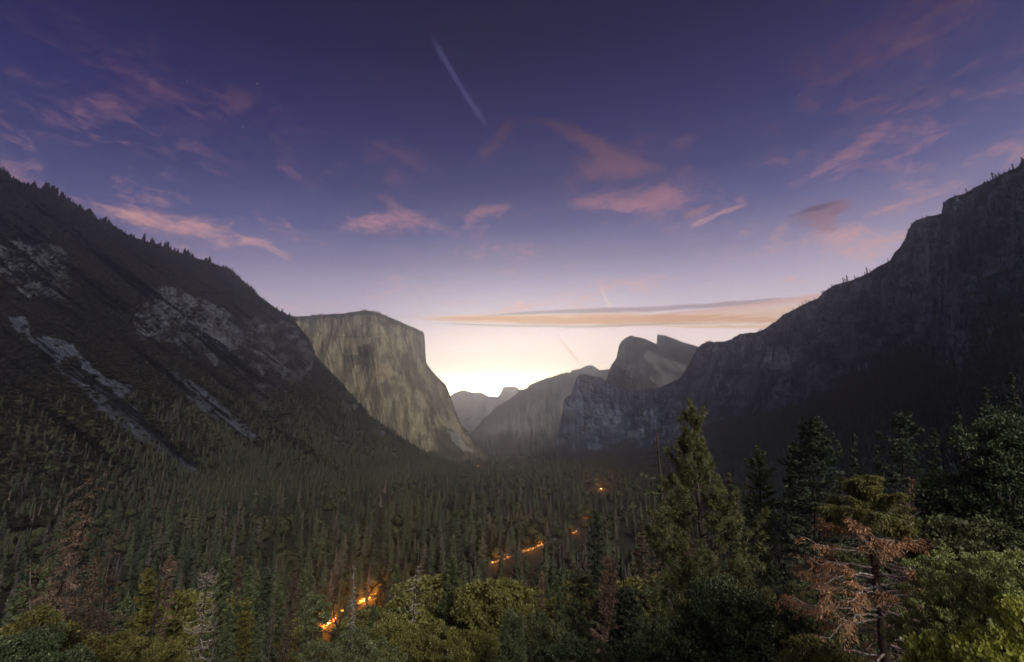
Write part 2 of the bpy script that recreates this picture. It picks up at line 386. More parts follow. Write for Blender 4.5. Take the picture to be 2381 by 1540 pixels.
sheet('middle_ridge', 'forest topped ridge in haze across the valley mouth', M_mid,
      [(1080, 1020), (1098, 1004), (1110, 990), (1130, 970), (1150, 952), (1170, 938), (1186, 925), (1213, 909), (1240, 891), (1265, 882), (1298, 873), (1331, 864), (1345, 860), (1352, 856), (1360, 852), (1367, 850), (1376, 850), (1382, 853), (1394, 861), (1405, 860), (1425, 857), (1450, 860), (1500, 880)],
      [(1080, 1075), (1500, 1075)], rbf([(1098, 1004, 5600), (1213, 909, 6600), (1300, 873, 6900), (1370, 850, 7400), (1450, 860, 7400), (1150, 1040, 5200), (1250, 1050, 5200), (1300, 960, 5800), (1400, 1060, 5300), (1400, 950, 6500)]),
      1080, 1500, 1.2, lambda px, py: cliff_disp(90, 13, 20, 70)(px, py) * np.clip((py - interp(px, [(1080, 1020), (1213, 909), (1367, 850), (1500, 870)])) / 40, .1, 1),
      lambda px, py: ((fbm(px / 16, py / 34, 14, 4) > .44) * np.clip((py - interp(px, [(1080, 1020), (1213, 925), (1367, 885), (1500, 900)])) / 30, 0, 1) * np.clip((1030 - py) / 30, 0, 1) + (np.hypot((px - 1370) / 24, (py - 856) / 12) < 1) * .7, np.zeros(px.shape)), jag=(1.2, 12))

# the great granite wall on the left of the valley
cap_sky = [(630, 733), (668, 735), (690, 736), (720, 735), (760, 731), (800, 729), (830, 724), (850, 722), (870, 724), (885, 730), (915, 742), (950, 757), (975, 768), (984, 773), (986, 779), (988, 800), (989, 825), (991, 845), (1003, 862), (1020, 880), (1035, 893), (1043, 910), (1050, 930), (1058, 955), (1068, 975), (1074, 990), (1090, 1005), (1105, 1030), (1120, 1050), (1135, 1062)]
cap_depth = rbf([(640, 740, 4300), (700, 800, 4080), (760, 740, 4150), (840, 730, 4000), (855, 800, 3700), (900, 760, 3880), (985, 780, 4060), (870, 900, 3560), (900, 1000, 3480),
                 (930, 830, 3800), (960, 900, 3700), (985, 860, 3900), (1000, 950, 3640), (1010, 1040, 3420), (1040, 930, 4050), (1060, 1000, 3860), (1110, 1050, 3700), (780, 900, 3850), (720, 850, 4020),
                 (830, 850, 3880), (1030, 1010, 3620), (940, 1040, 3420), (1060, 1070, 3400), (965, 960, 3560)])
def cap_disp(px, py):
    fl = cliff_disp(34, 21, 13, 150)(px, py)
    # leaning flutes that sweep down to the right
    q = px - (py - 800) * .22
    fl = fl + (ridged(q / 24, py / 300, 61, 3) - .5) * 55
    fl = fl + (ridged(q / 7, py / 90, 66, 3) - .5) * 17
    edge = np.clip((px - 838 - (py - 730) * .10) / 22, 0, 1) * np.clip((1060 - py) / 60, 0, 1)
    return fl - 70 * edge * np.clip(1 - (px - 870) / 260, .2, 1)
def cap_masks(px, py):
    wx_, wy_ = warp(px, py, 8, 71)
    veg = inpoly(wx_, wy_, [(1012, 1045), (1006, 1000), (1030, 985), (1050, 1000), (1075, 1040), (1085, 1062), (1010, 1062)])
    top = (py < interp(px, cap_sky) + 5 + fbm(px / 14, py * 0, 5) * 10)
    led = (fbm(px / 30, py / 9, 75, 4) > .66) & (px < 850)
    veg2 = inpoly(wx_, wy_, [(1000, 1050), (1140, 1050), (1140, 1100), (980, 1100)])
    return 1.0 - (veg * .8 + top * .8 + led * .6 + veg2 * .7).clip(0, 1), (inpoly(wx_, wy_, [(1040, 1000), (1060, 1010), (1095, 1045), (1110, 1055), (1080, 1050), (1050, 1025)]) * .6)
sheet('granite_monolith', 'huge pale granite monolith with sheer fluted face', M_cap, cap_sky, [(630, 900), (700, 950), (850, 1060), (930, 1080), (1135, 1080)], cap_depth, 632, 1134, 1.0, cap_disp, cap_masks, jag=(1.0, 8))

# the pair of pointed rocks on the right
sheet('pointed_rock_spire', 'dark slanted rock spire behind the domed rock', M_dome,
      [(1500, 840), (1526, 800), (1527, 779), (1532, 778), (1545, 780), (1560, 785), (1580, 793), (1600, 800), (1622, 806), (1650, 812), (1690, 830)], [(1500, 920), (1690, 920)],
      rbf([(1527, 780, 4500), (1600, 800, 4700), (1560, 860, 4300), (1680, 830, 4800), (1520, 900, 4200), (1640, 900, 4400)]), 1502, 1690, 1.2, cliff_disp(30, 31, 16, 60),
      lambda px, py: ((fbm(px / 14, py / 20, 33, 4) > .52) * .8, np.zeros(px.shape)), jag=(1.0, 9))
sheet('domed_rock', 'domed granite rock with pale slabs above the right wall', M_dome,
      [(1395, 925), (1402, 895), (1412, 876), (1420, 850), (1428, 840), (1433, 832), (1438, 805), (1444, 794), (1453, 787), (1465, 781), (1478, 783), (1490, 786), (1502, 789), (1515, 795), (1530, 802), (1560, 828), (1600, 850), (1640, 870)],
      [(1395, 960), (1640, 960)], rbf([(1400, 900, 4150), (1440, 800, 4100), (1465, 781, 4100), (1515, 795, 4200), (1600, 850, 4250), (1450, 860, 3850), (1480, 920, 3750), (1540, 880, 3950), (1590, 920, 4000), (1420, 940, 3900)]),
      1397, 1640, 1.0, lambda px, py: cliff_disp(24, 41, 15, 70)(px, py) + (ridged((px - py * 1.1) / 20, (py + px * .9) / 70, 44, 3) - .5) * 26,
      lambda px, py: (np.clip((fbm(px / 22, py / 14, 46, 5) - .40) * 5, 0, 1) * .7 + .3, inpoly(*warp(px, py, 5, 47), [(1505, 812), (1540, 832), (1600, 855), (1582, 880), (1540, 905), (1510, 880), (1520, 850), (1495, 830)]) * np.clip(fbm((px - py) / 14, (px + py) / 40, 48, 4) * 2.4 - .6, 0, 1)), jag=(1.0, 8))

# right valley wall
rw_sky = [(1285, 1056), (1290, 1050), (1295, 1015), (1301, 994), (1307, 967), (1309, 940), (1313, 928), (1320, 922), (1326, 920), (1331, 906), (1336, 890), (1341, 876), (1348, 871), (1361, 870), (1373, 874), (1400, 880), (1415, 893), (1430, 900), (1464, 909), (1500, 907), (1539, 900), (1560, 889), (1578, 879), (1590, 864), (1600, 850), (1612, 826), (1620, 812), (1630, 800), (1645, 795), (1660, 795), (1680, 794), (1700, 790), (1720, 778), (1745, 775), (1765, 771), (1785, 760), (1800, 750), (1820, 732), (1840, 722), (1860, 712), (1875, 704), (1900, 694), (1915, 678), (1940, 664), (1970, 655), (1995, 645), (2020, 635), (2045, 618), (2068, 607), (2078, 590), (2090, 578), (2103, 556), (2110, 538), (2120, 520), (2132, 512), (2160, 503), (2188, 497), (2193, 470), (2205, 463), (2222, 455), (2240, 452), (2262, 437), (2300, 420), (2340, 400), (2365, 390), (2375, 372), (2382, 370), (2420, 350), (2600, 260)]
rw_depth = rbf([(1290, 1050, 3150), (1310, 950, 3500), (1345, 875, 3700), (1464, 909, 3600), (1340, 1000, 3250), (1400, 1055, 3000), (1450, 980, 3350), (1578, 879, 3300), (1630, 800, 3050), (1720, 778, 2750), (1820, 732, 2450), (1950, 660, 2200), (2110, 538, 1950), (2205, 463, 1750), (2380, 370, 1500), (2600, 260, 1350),
                (1560, 1000, 2850), (1560, 1060, 2500), (1700, 900, 2500), (1700, 985, 2250), (1800, 850, 2250), (1850, 940, 1950), (1940, 780, 2000), (2000, 870, 1750), (2100, 810, 1680), (2150, 700, 1750), (2150, 880, 1500), (2215, 700, 1380), (2240, 860, 1180), (2300, 800, 1120), (2380, 740, 1020), (2600, 650, 850),
                (1650, 1080, 1900), (1850, 1080, 1300), (2050, 1080, 900), (2250, 1080, 640), (2400, 1050, 540), (2600, 1000, 430), (2050, 960, 1250), (2250, 960, 880), (2400, 900, 720), (1850, 1010, 1600), (2200, 1200, 480), (1950, 1200, 700), (2600, 1200, 300), (1650, 1180, 1100)])
forest_line = [(1280, 1052), (1500, 1048), (1560, 1030), (1640, 985), (1700, 972), (1782, 963), (1833, 947), (1900, 923), (1930, 918), (1978, 880), (2023, 860), (2045, 828), (2120, 818), (2160, 850), (2190, 893), (2262, 869), (2301, 827), (2316, 763), (2380, 755), (2600, 700)]
def rw_disp(px, py):
    f = interp(px, forest_line); c = np.clip((f - py) / 30, 0, 1)
    big = cliff_disp(52, 81, 20, 120)(px, py) + (ridged(px / 9, py / 60, 83, 3) - .5) * 36
    lay = (ridged((px + py * .5) / 60, (py - px * .3) / 26, 85, 4) - .5) * 80 + (ridged((px - py * .45) / 17, (py + px * .3) / 60, 87, 3) - .5) * 48
    rec = -np.exp(-((px - 2160) / 42) ** 2) * 0
    pillar = -95 * np.clip((px - 2196) / 6, 0, 1) * np.clip((py - 560) / 120, 0, 1) * np.clip(1 - (px - 2300) / 120, 0, 1)
    face2 = -70 * np.clip((px - 1752) / 14, 0, 1) * np.clip(1 - (px - 1860) / 90, 0, 1) * np.clip((py - 800) / 60, 0, 1)
    return c * (big + lay + pillar + face2) + (fbm(px / 40, py / 40, 90, 3) - .5) * 60 * (1 - c)
def rw_masks(px, py):
    wx_, wy_ = warp(px, py, 7, 95)
    rk = (wy_ < interp(wx_, forest_line)) * 1.0
    lf = (px < 1480)
    veg = (fbm(px / 26, py / 13, 98, 5, .6) > np.where(lf, .42, .54)) & (fbm(px / 90, py / 60, 99, 2) > .40)
    veg |= inpoly(wx_, wy_, [(1345, 872), (1400, 882), (1470, 912), (1540, 905), (1530, 950), (1480, 962), (1420, 950), (1360, 920)])
    veg |= py < interp(px, rw_sky) + 4 + fbm(px / 12, py * 0, 6) * 10
    rk = rk * (1 - veg * .6) * np.where(lf, .55, 1.0)
    sl = inpoly(wx_, wy_, [(1930, 810), (1960, 800), (2010, 770), (2045, 790), (2030, 840), (2000, 870), (1985, 850), (1950, 850)]) | \
         inpoly(wx_, wy_, [(1935, 795), (1965, 770), (1960, 740), (1975, 735), (1985, 775), (1960, 800)]) | \
         inpoly(wx_, wy_, [(1895, 905), (1915, 870), (1930, 880), (1920, 920), (1900, 922)]) | \
         inpoly(wx_, wy_, [(1780, 800), (1830, 815), (1850, 850), (1830, 870), (1790, 870)])
    return rk, sl * .45
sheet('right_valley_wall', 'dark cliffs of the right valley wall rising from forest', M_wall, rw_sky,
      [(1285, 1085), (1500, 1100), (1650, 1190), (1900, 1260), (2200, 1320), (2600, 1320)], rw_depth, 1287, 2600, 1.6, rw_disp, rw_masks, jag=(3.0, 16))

# left valley slope
ls_sky = [(-260, 330), (0, 405), (25, 412), (60, 430), (110, 444), (150, 462), (185, 482), (235, 515), (300, 548), (380, 574), (440, 596), (500, 614), (545, 634), (558, 648), (565, 655), (600, 686), (640, 716), (668, 736), (690, 754), (715, 782), (725, 800), (735, 832), (760, 856), (800, 897), (830, 935), (870, 975), (920, 1012), (960, 1042), (1010, 1067), (1050, 1087), (1090, 1103), (1130, 1118)]
ls_depth = rbf([(-260, 330, 2150), (0, 403, 2300), (300, 545, 2500), (565, 650, 2750), (668, 735, 2950), (725, 800, 3050), (800, 895, 2950), (920, 1010, 2650), (1050, 1085, 2250), (1130, 1120, 1950), (0, 600, 2080), (0, 750, 1850), (0, 1000, 1500), (0, 1180, 1250), (-260, 1180, 1200), (-260, 800, 1700), (300, 700, 2250), (300, 800, 2050), (300, 1000, 1720), (300, 1170, 1380),
                (450, 740, 2380), (450, 860, 2180), (600, 780, 2580), (600, 900, 2350), (600, 1050, 1900), (600, 1160, 1500), (750, 950, 2500), (850, 1080, 2000), (850, 1150, 1600), (1000, 1130, 1750), (150, 620, 2120), (150, 850, 1800), (150, 1180, 1280), (130, 560, 2260)])
LROCK = [[(-20, 560), (60, 552), (110, 560), (150, 580), (165, 640), (160, 690), (110, 700), (60, 690), (20, 650), (-20, 640)],
         [(345, 668), (380, 662), (420, 672), (440, 688), (520, 712), (560, 760), (560, 800), (500, 850), (470, 815), (440, 810), (390, 790), (330, 792), (305, 750), (340, 700)],
         [(395, 860), (415, 860), (420, 885), (400, 885)]]
LROCK2 = [[(560, 745), (600, 730), (640, 740), (700, 765), (735, 830), (720, 860), (690, 890), (640, 905), (560, 900), (520, 858)], [(770, 905), (800, 905), (830, 930), (845, 965), (800, 950)], [(600, 900), (640, 930), (610, 950), (580, 920)]]
LTAL = [[(12, 728), (35, 738), (60, 735), (75, 775), (140, 790), (170, 800), (200, 838), (250, 880), (312, 898), (290, 925), (330, 965), (370, 1010), (420, 1050), (480, 1100), (440, 1112), (380, 1065), (300, 1015), (220, 945), (165, 885), (100, 830), (40, 780)],
        [(425, 885), (440, 880), (500, 925), (560, 980), (618, 1034), (560, 1015), (480, 965), (430, 930)], [(760, 1000), (800, 1030), (850, 1060), (880, 1080), (820, 1060), (770, 1025)], [(866, 983), (915, 1020), (950, 1044), (1010, 1085), (1045, 1104), (990, 1092), (930, 1052), (880, 1010)], [(900, 1040), (960, 1080), (1000, 1108), (950, 1096), (910, 1064)], [(520, 1000), (575, 1030), (560, 1034), (515, 1010)]]
def ls_masks(px, py):
    wx_, wy_ = warp(px, py, 8, 51)
    rk = np.zeros(px.shape); hol = fbm(px / 16, py / 12, 57, 4, .6)
    for q in LROCK: rk = np.maximum(rk, inpoly(wx_, wy_, q) * np.clip((.68 - hol) * 5, 0, 1) * .85)
    for q in LROCK2: rk = np.maximum(rk, inpoly(wx_, wy_, q) * np.clip((.64 - hol) * 4, 0, 1) * .55)
    ta = np.zeros(px.shape); w2x, w2y = warp(px, py, 5, 54, 14.)
    for i, q in enumerate(LTAL): ta = np.maximum(ta, inpoly(w2x, w2y, q) * (1.0 if i < 2 else (hol < .52)) * (.95 if i < 1 else .8))
    ta = ta * (fbm(px / 9, py / 7, 66, 3) > .27)
    for bx, by, br in ((162, 845, 17), (208, 884, 12), (150, 780, 9), (85, 775, 12), (478, 930, 5), (255, 905, 6)):
        ta *= np.hypot((wx_ - bx) / 1.25, wy_ - by) > br
    return rk, ta
def ls_disp(px, py):
    rk, ta = ls_masks(px, py)
    g = (ridged((px * .62 - py * .78) / 60 + 3, (px * .78 + py * .62) / 420, 52, 4) - .5) * 270   # gullies run down-right
    bm = (fbm(px / 8, py / 6, 55, 3) - .5) * 26 * (1 - np.maximum(rk, ta))
    cl = (cliff_disp(26, 58, 10, 26)(px, py) + (ridged((px + py * .6) / 10, (py - px * .4) / 7, 59, 3) - .5) * 18) * rk * 1.6 + (vn(px / 2.2, py / 2.2, 5) - .5) * 9 * ta
    return g * np.clip((py - interp(px, ls_sky)) / 60, 0, 1) * np.clip((1180 - py) / 120, 0, 1) + bm + cl
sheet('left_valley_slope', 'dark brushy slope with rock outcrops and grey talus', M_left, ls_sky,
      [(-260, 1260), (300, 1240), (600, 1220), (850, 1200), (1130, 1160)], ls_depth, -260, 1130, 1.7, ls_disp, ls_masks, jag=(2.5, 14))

# ground: steep hillside under the viewpoint falling to the flat valley floor
GP = [(0, -3.2), (6, -4.2), (14, -8), (30, -14.5), (60, -28), (100, -45), (200, -86), (300, -121), (420, -148), (520, -153), (2000, -153), (30000, -153)]
def gz(x, y):
    x = np.asarray(x, float); y = np.asarray(y, float)
    r = np.hypot(x, y); z = interp(r, GP); n = np.clip(r / 100, 0, 1)
    z = z + (fbm(x / 60, y / 60, 15, 3) - .5) * 9 * n * (r < 2500)
    az = np.arctan2(x, y)
    rise = np.clip((az - R(38)) / R(25), 0, 1)
    return z + rise * np.clip(r - 8, 0, 260) * .17
ar = np.r_[np.linspace(0, 60, 60), np.geomspace(62, 17500, 190)]
aa = np.linspace(-R(180), R(180), 361)
RR, AA = np.meshgrid(ar, aa, indexing='ij'); gx, gy = RR * np.sin(AA), RR * np.cos(AA); gv = np.stack([gx, gy, gz(gx, gy)], -1)
idx = np.arange(gv.shape[0] * gv.shape[1]).reshape(gv.shape[:2])
gf = np.stack([idx[:-1, :-1], idx[:-1, 1:], idx[1:, 1:], idx[1:, :-1]], -1).reshape(-1, 4)
m = newmat('forest_floor'); p = pos()
c = mix(noise(p, .05, 6, .6), (.013, .014, .009), (.028, .027, .017))
finish(mix(smooth(noise(p, 1.5, 5, .6), .4, .7), c, (.05, .045, .03)), .95, noise(p, 2.0, 5), .5, .3, .1)
link('ground', mesh_np('ground', gv.reshape(-1, 3), gf, [m], smooth_=True), kind='structure', label='steep hillside falling to the flat forested valley floor')
#@@T0
# ------------------------------------------------------------------ vegetation materials
def leafmat(name, c1, c2, c3=None, trans=.25, rough=.6, spec=.25, inst=False):
    m = newmat(name); t = attr('tint')
    if inst:
        n = V.nt.nodes.new('ShaderNodeObjectInfo'); rnd = V(n.outputs['Random'])
        col = mix(rnd, c1, c2)
        if c3: col = mix(smooth(rnd, .80, .9), col, c3)
        sc = noise(scl(pos(), (.004, .004, .004)), 1.0, 3)
        col = mix(smooth(sc, .45, .65) * .5, col, tuple(v * f for v, f in zip(c2, (1.15, .95, .9))))
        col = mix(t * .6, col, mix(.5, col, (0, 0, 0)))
    else:
        col = mix(t, c1, c2)
        if c3: col = mix(smooth(t, .86, .93), col, c3)
    finish(col, rough, None, spec=spec, trans=trans)
    return m
def barkmat(name, c1, c2, sc=6.0):
    m = newmat(name); p = objc()
    n = noise(scl(p, (sc, sc, sc * .25)), 1.0, 5, .6)
    finish(mix(smooth(n, .35, .65), c1, c2), .9, n, .7, .04, .15)
    return m
L_fir = leafmat('fir_needles', (0.058, 0.075, 0.035), (0.123, 0.142, 0.061), (0.16, 0.167, 0.072))
L_darkfir = leafmat('dark_fir_needles', (0.038, 0.049, 0.03), (0.078, 0.089, 0.049))
L_pine = leafmat('pine_needles', (0.06, 0.065, 0.026), (0.169, 0.169, 0.065), (0.26, 0.24, 0.104))
L_gold = leafmat('gold_green_needles', (0.073, 0.076, 0.024), (0.182, 0.161, 0.042), (0.336, 0.224, 0.07))
L_brown = leafmat('dead_brown_needles', (0.127, 0.076, 0.051), (0.253, 0.159, 0.109), (0.345, 0.241, 0.172))
L_orange = leafmat('dead_orange_needles', (0.231, 0.11, 0.055), (0.508, 0.275, 0.143), (0.63, 0.418, 0.242))
L_rust = leafmat('dull_rust_needles', (0.066, 0.046, 0.031), (0.132, 0.086, 0.05))
L_oak = leafmat('oak_leaves', (0.1, 0.1, 0.027), (0.237, 0.219, 0.056), (0.35, 0.312, 0.1), .3, .5, .35)
L_greyoak = leafmat('grey_oak_leaves', (0.06, 0.07, 0.03), (0.149, 0.159, 0.067), (0.298, 0.317, 0.166), .2, .5, .25)
L_darkoak = leafmat('dark_oak_leaves', (0.035, 0.047, 0.023), (0.094, 0.112, 0.049), (0.242, 0.271, 0.144), .2, .55, .2)
L_manz = leafmat('shrub_leaves', (0.146, 0.176, 0.059), (0.371, 0.391, 0.125), (0.51, 0.51, 0.202), .25, .45, .45)
L_lime = leafmat('bright_shrub_leaves', (0.2, 0.213, 0.037), (0.45, 0.45, 0.088), (0.562, 0.525, 0.15), .3, .4, .45)
B_dark = barkmat('dark_bark', (.020, .015, .012), (.048, .036, .028))
B_brown = barkmat('brown_bark', (.035, .024, .018), (.085, .06, .045))
B_grey = barkmat('grey_dead_wood', (.06, .05, .045), (.15, .13, .115))
B_pale = barkmat('bleached_wood', (.22, .19, .165), (.55, .50, .44))
B_cedar = barkmat('cedar_limb_bark', (.15, .11, .095), (.40, .32, .28), 9.0)

# ------------------------------------------------------------------ plant geometry
def tubes(paths, radii, sides=4):
    """paths (B,K,3), radii (B,K) -> verts, quads"""
    paths = np.asarray(paths, float); radii = np.asarray(radii, float); B, K, _ = paths.shape
    t = np.gradient(paths, axis=1); t /= np.linalg.norm(t, axis=2, keepdims=True) + 1e-9
    ref = np.where(abs(t[..., 2:3]) > .9, np.array([1., 0, 0]), np.array([0, 0, 1.]))
    u = np.cross(t, ref); u /= np.linalg.norm(u, axis=2, keepdims=True) + 1e-9; w = np.cross(t, u)
    a = np.arange(sides) * 2 * np.pi / sides
    v = paths[:, :, None] + radii[:, :, None, None] * (u[:, :, None] * np.cos(a)[None, None, :, None] + w[:, :, None] * np.sin(a)[None, None, :, None])
    i = np.arange(B * K * sides).reshape(B, K, sides); j = np.roll(i, -1, 2)
    return v.reshape(-1, 3), np.stack([i[:, :-1], j[:, :-1], j[:, 1:], i[:, 1:]], -1).reshape(-1, 4)
def unit(v): return v / (np.linalg.norm(v, axis=-1, keepdims=True) + 1e-9)
def leaves(c, d, l, w, r):
    n = len(c); d = unit(d); p = unit(np.cross(d, unit(r.normal(size=(n, 3)) + np.array([0, 0, .6]))))
    l = np.broadcast_to(l, n)[:, None]; w = np.broadcast_to(w, n)[:, None]
    v = np.stack([c - d * l * .5, c + p * w * .5, c + d * l * .5, c - p * w * .5], 1)
    return v.reshape(-1, 3), np.arange(n * 4).reshape(n, 4)
class G:
    def __init__(s): s.v = []; s.f = []; s.m = []; s.t = []; s.n = 0
    def add(s, v, f, m=0, t=None):
        s.v.append(v); s.f.append(f + s.n); s.m.append(np.full(len(f), m)); s.n += len(v)
        s.t.append(np.zeros(len(v)) if t is None else t)
    def mesh(s, name, mats):
        return mesh_np(name, np.concatenate(s.v), np.concatenate(s.f), mats, np.concatenate(s.m), attrs={'tint': np.concatenate(s.t)})
def trunk_path(h, lean, r, bend=.012, k=14):
    t = np.linspace(0, 1, k); x = lean[0] * t + np.cumsum(r.normal(0, bend, k)) * h * .25 * np.sin(t * np.pi)
    y = lean[1] * t + np.cumsum(r.normal(0, bend, k)) * h * .25 * np.sin(t * np.pi)
    return np.stack([x, y, h * t], -1)
def on_path(path, f):
    k = len(path) - 1; q = np.clip(f, 0, 1) * k; i = np.minimum(q.astype(int), k - 1); w = (q - i)[:, None]
    return path[i] * (1 - w) + path[i + 1] * w
def trunk_mesh(name, path, rb, mat, sides=7, rt=.12):
    k = len(path); rad = rb * ((1 - np.linspace(0, 1, k)) ** .85 * (1 - rt * .3) + rt * .3)
    rad[0] *= 1.25
    p2 = path.copy(); p2 = np.vstack([p2[:1] - [0, 0, .8], p2]); rad = np.r_[rad[0] * 1.1, rad]
    v, f = tubes(p2[None], rad[None], sides)
    return mesh_np(name, v, f, [mat], smooth_=True, attrs={'tint': np.zeros(len(v))})
def branches(path, f, L, az, up, droop, tip, r, k=7, wob=.04):
    """paths for B branches; up: start slope, droop: sag, tip: upward curl of the end"""
    s = np.linspace(0, 1, k)[None, :, None]; st = on_path(path, f)[:, None]
    out = np.stack([np.cos(az), np.sin(az), az * 0], -1)[:, None]
    L3 = L[:, None, None]; up = np.broadcast_to(up, len(L))[:, None, None]; droop = np.broadcast_to(droop, len(L))[:, None, None]; tip = np.broadcast_to(tip, len(L))[:, None, None]
    z = up * s - droop * s ** 2 + tip * s ** 4
    w = np.cumsum(r.normal(0, wob, (len(f), k, 3)), 1) * s * L3
    return st + out * s * L3 * np.sqrt(np.clip(1 - .3 * abs(z), .4, 1)) + np.concatenate([z * 0, z * 0, z * L3], -1) + w
def at(paths, bi, s):
    k = paths.shape[1] - 1; q = np.clip(s, 0, .9999) * k; i = q.astype(int); w = (q - i)[:, None]
    return paths[bi, i] * (1 - w) + paths[bi, i + 1] * w, unit(paths[bi, i + 1] - paths[bi, i])
def conifer(seed, h, rad, rb, lean=(0, 0), base=.08, top=1.0, nb=120, nl=9000, leaf=.35, lw=.14, up=.1, droop=.35, tip=.1, prof=.55, s0=.12, spread=.28, ragged=.2, mats=None, bark=None, limb=.03, clump=0, flat=.35, botnarrow=.15, nm='conifer'):
    r = np.random.default_rng(seed); path = trunk_path(h, lean, r)
    f = base + (top - base) * (np.arange(nb) + r.random(nb)) / nb
    q = (f - base) / (1 - base)
    L = rad * ((1 - q) ** prof * (1 - botnarrow * (1 - q) ** 6) * r.uniform(max(.1, 1 - ragged * 1.6), 1 + ragged * .5, nb) + .02)
    sect = 1 + .30 * np.sin(r.uniform(0, 6.28) + np.arange(nb) * 2.4 * 3) * ragged
    az = np.arange(nb) * 2.39996 + r.normal(0, .3, nb)
    upv = up + .55 * q ** 2
    bp = branches(path, f, L * sect, az, upv, droop * (1 - q * .6), tip, r)
    g = G(); rr = np.linspace(1, .12, 7)[None] * (limb * (.35 + L / rad))[:, None]
    v, fc = tubes(bp, rr, 3); g.add(v, fc, 1)
    w = L ** .75 * (.45 + q * 1.3) ; w = w / w.sum(); bi = r.choice(nb, nl, p=w)
    s = s0 + (1 - s0) * r.random(nl) ** .75
    c, d = at(bp, bi, s); side_ = unit(np.cross(d, [0, 0, 1]))
    lat = r.normal(0, 1, nl) * spread * L[bi] * (1.08 - s) * .9
    if clump:
        key = (bi * 977 + (s * clump).astype(int) * 31 + (lat > 0) * 7) % 4096; off = r.normal(0, 1, (4096, 3)); hole = r.random(4096)
        c = c + off[key] * .10 * rad * .35; keep = hole[key] > .22
    else: keep = np.ones(nl, bool)
    c = c + side_ * lat[:, None] + np.stack([r.normal(0, .05, nl), r.normal(0, .05, nl), r.normal(-.3, .6, nl) * flat * leaf], -1) * 1.0
    dd = d + side_ * np.sign(lat)[:, None] * .9 + r.normal(0, .35, (nl, 3)) + np.array([0, 0, -.25])
    sz = r.uniform(.6, 1.3, nl)
    c, dd, sz, bi2 = c[keep], dd[keep], sz[keep], bi[keep]
    v, fc = leaves(c, dd, leaf * sz, lw * sz, r)
    btint = r.random(nb); tint = np.repeat(np.clip(btint[bi2] * .5 + r.random(len(c)) * .5, 0, 1), 4)
    g.add(v, fc, 0, tint)
    # pointed leader
    n2 = max(20, nl // 60); cc = on_path(path, r.uniform(.955, 1.0, n2)) + r.normal(0, rad * .035, (n2, 3))
    if top > .95:
        v, fc = leaves(cc, np.array([0, 0, 1.]) + r.normal(0, .5, (n2, 3)), leaf, lw, r); g.add(v, fc, 0, np.full(len(v), .5))
    return trunk_mesh(nm + '_trunk', path, rb, bark or B_dark), g.mesh(nm + '_crown', [mats or L_fir, bark or B_dark])
def tuft_pine(seed, h, rad, rb, lean=(0, 0), base=.1, nb=70, tw=7, nn=70, nlen=.55, nw=.03, mats=None, bark=None, prof=.8, up=.2, droop=.1, tip=.35, profile=None, nm='pine', limb=.05):
    r = np.random.default_rng(seed); path = trunk_path(h, lean, r, .008)
    f = base + (1 - base) * np.sort(r.random(nb) * .1 + (np.arange(nb) / nb) * .9) ** 1.2; q = (f - base) / (1 - base)
    L = rad * (np.interp(q, *zip(*profile)) if profile else (1 - q) ** prof) * r.uniform(.7, 1.12, nb) + .15
    az = np.arange(nb) * 2.39996 + r.normal(0, .35, nb)
    bp = branches(path, f, L, az, up + .9 * q ** 1.5, droop * (1 - q), tip, r, wob=.05)
    g = G(); v, fc = tubes(bp, np.linspace(1, .25, 7)[None] * (limb * (.3 + L / rad))[:, None], 4); g.add(v, fc, 1)
    nt_ = nb * tw; bi = np.repeat(np.arange(nb), tw); s = r.uniform(.38, 1.0, nt_); s[::tw] = .999
    kp = (r.random(nt_) < np.clip(L[bi] / rad * 1.5, .22, 1)) | (np.arange(nt_) % tw == 0); bi, s = bi[kp], s[kp]; nt_ = len(bi)
    c, d = at(bp, bi, s); side_ = unit(np.cross(d, [0, 0, 1])); sg = r.choice([-1, 1], nt_)[:, None]
    tl = (L[bi] * r.uniform(.10, .26, nt_) * (1.25 - s * .6))[:, None]
    dt = unit(d * .5 + side_ * sg * r.uniform(.2, 1., (nt_, 1)) + np.array([0, 0, 1]) * r.uniform(.1, .8, (nt_, 1)))
    e = c + dt * tl; k = np.linspace(0, 1, 4)[None, :, None]
    tp = c[:, None] + (e - c)[:, None] * k - np.array([0, 0, 1]) * (k * (1 - k)) * tl[:, None] * .4
    v, fc = tubes(tp, np.linspace(1, .4, 4)[None] * np.full((nt_, 1), limb * .3), 3); g.add(v, fc, 1)
    tpos = np.vstack([e, path[-1:]]); tdir = np.vstack([dt, [[0, 0, 1]]]); n = len(tpos)
    ti = np.repeat(np.arange(n), nn); m = len(ti)
    al = r.uniform(-.9, .25, m)[:, None] * nlen * .9
    nd = unit(r.normal(size=(m, 3)) * .85 + tdir[ti] * .75)
    sz = (r.uniform(.7, 1.15, m) * r.uniform(.75, 1.2, n)[ti])[:, None]
    cc = tpos[ti] + tdir[ti] * al + nd * nlen * .5 * sz
    v, fc = leaves(cc, nd, nlen * sz[:, 0], nw, r)
    g.add(v, fc, 0, np.repeat(np.clip(r.random(n)[ti] * .5 + .55 * r.random(m) * 1.0, 0, 1), 4))
    return trunk_mesh(nm + '_trunk', path, rb, bark or B_brown, 8), g.mesh(nm + '_crown', [mats or L_pine, bark or B_brown])
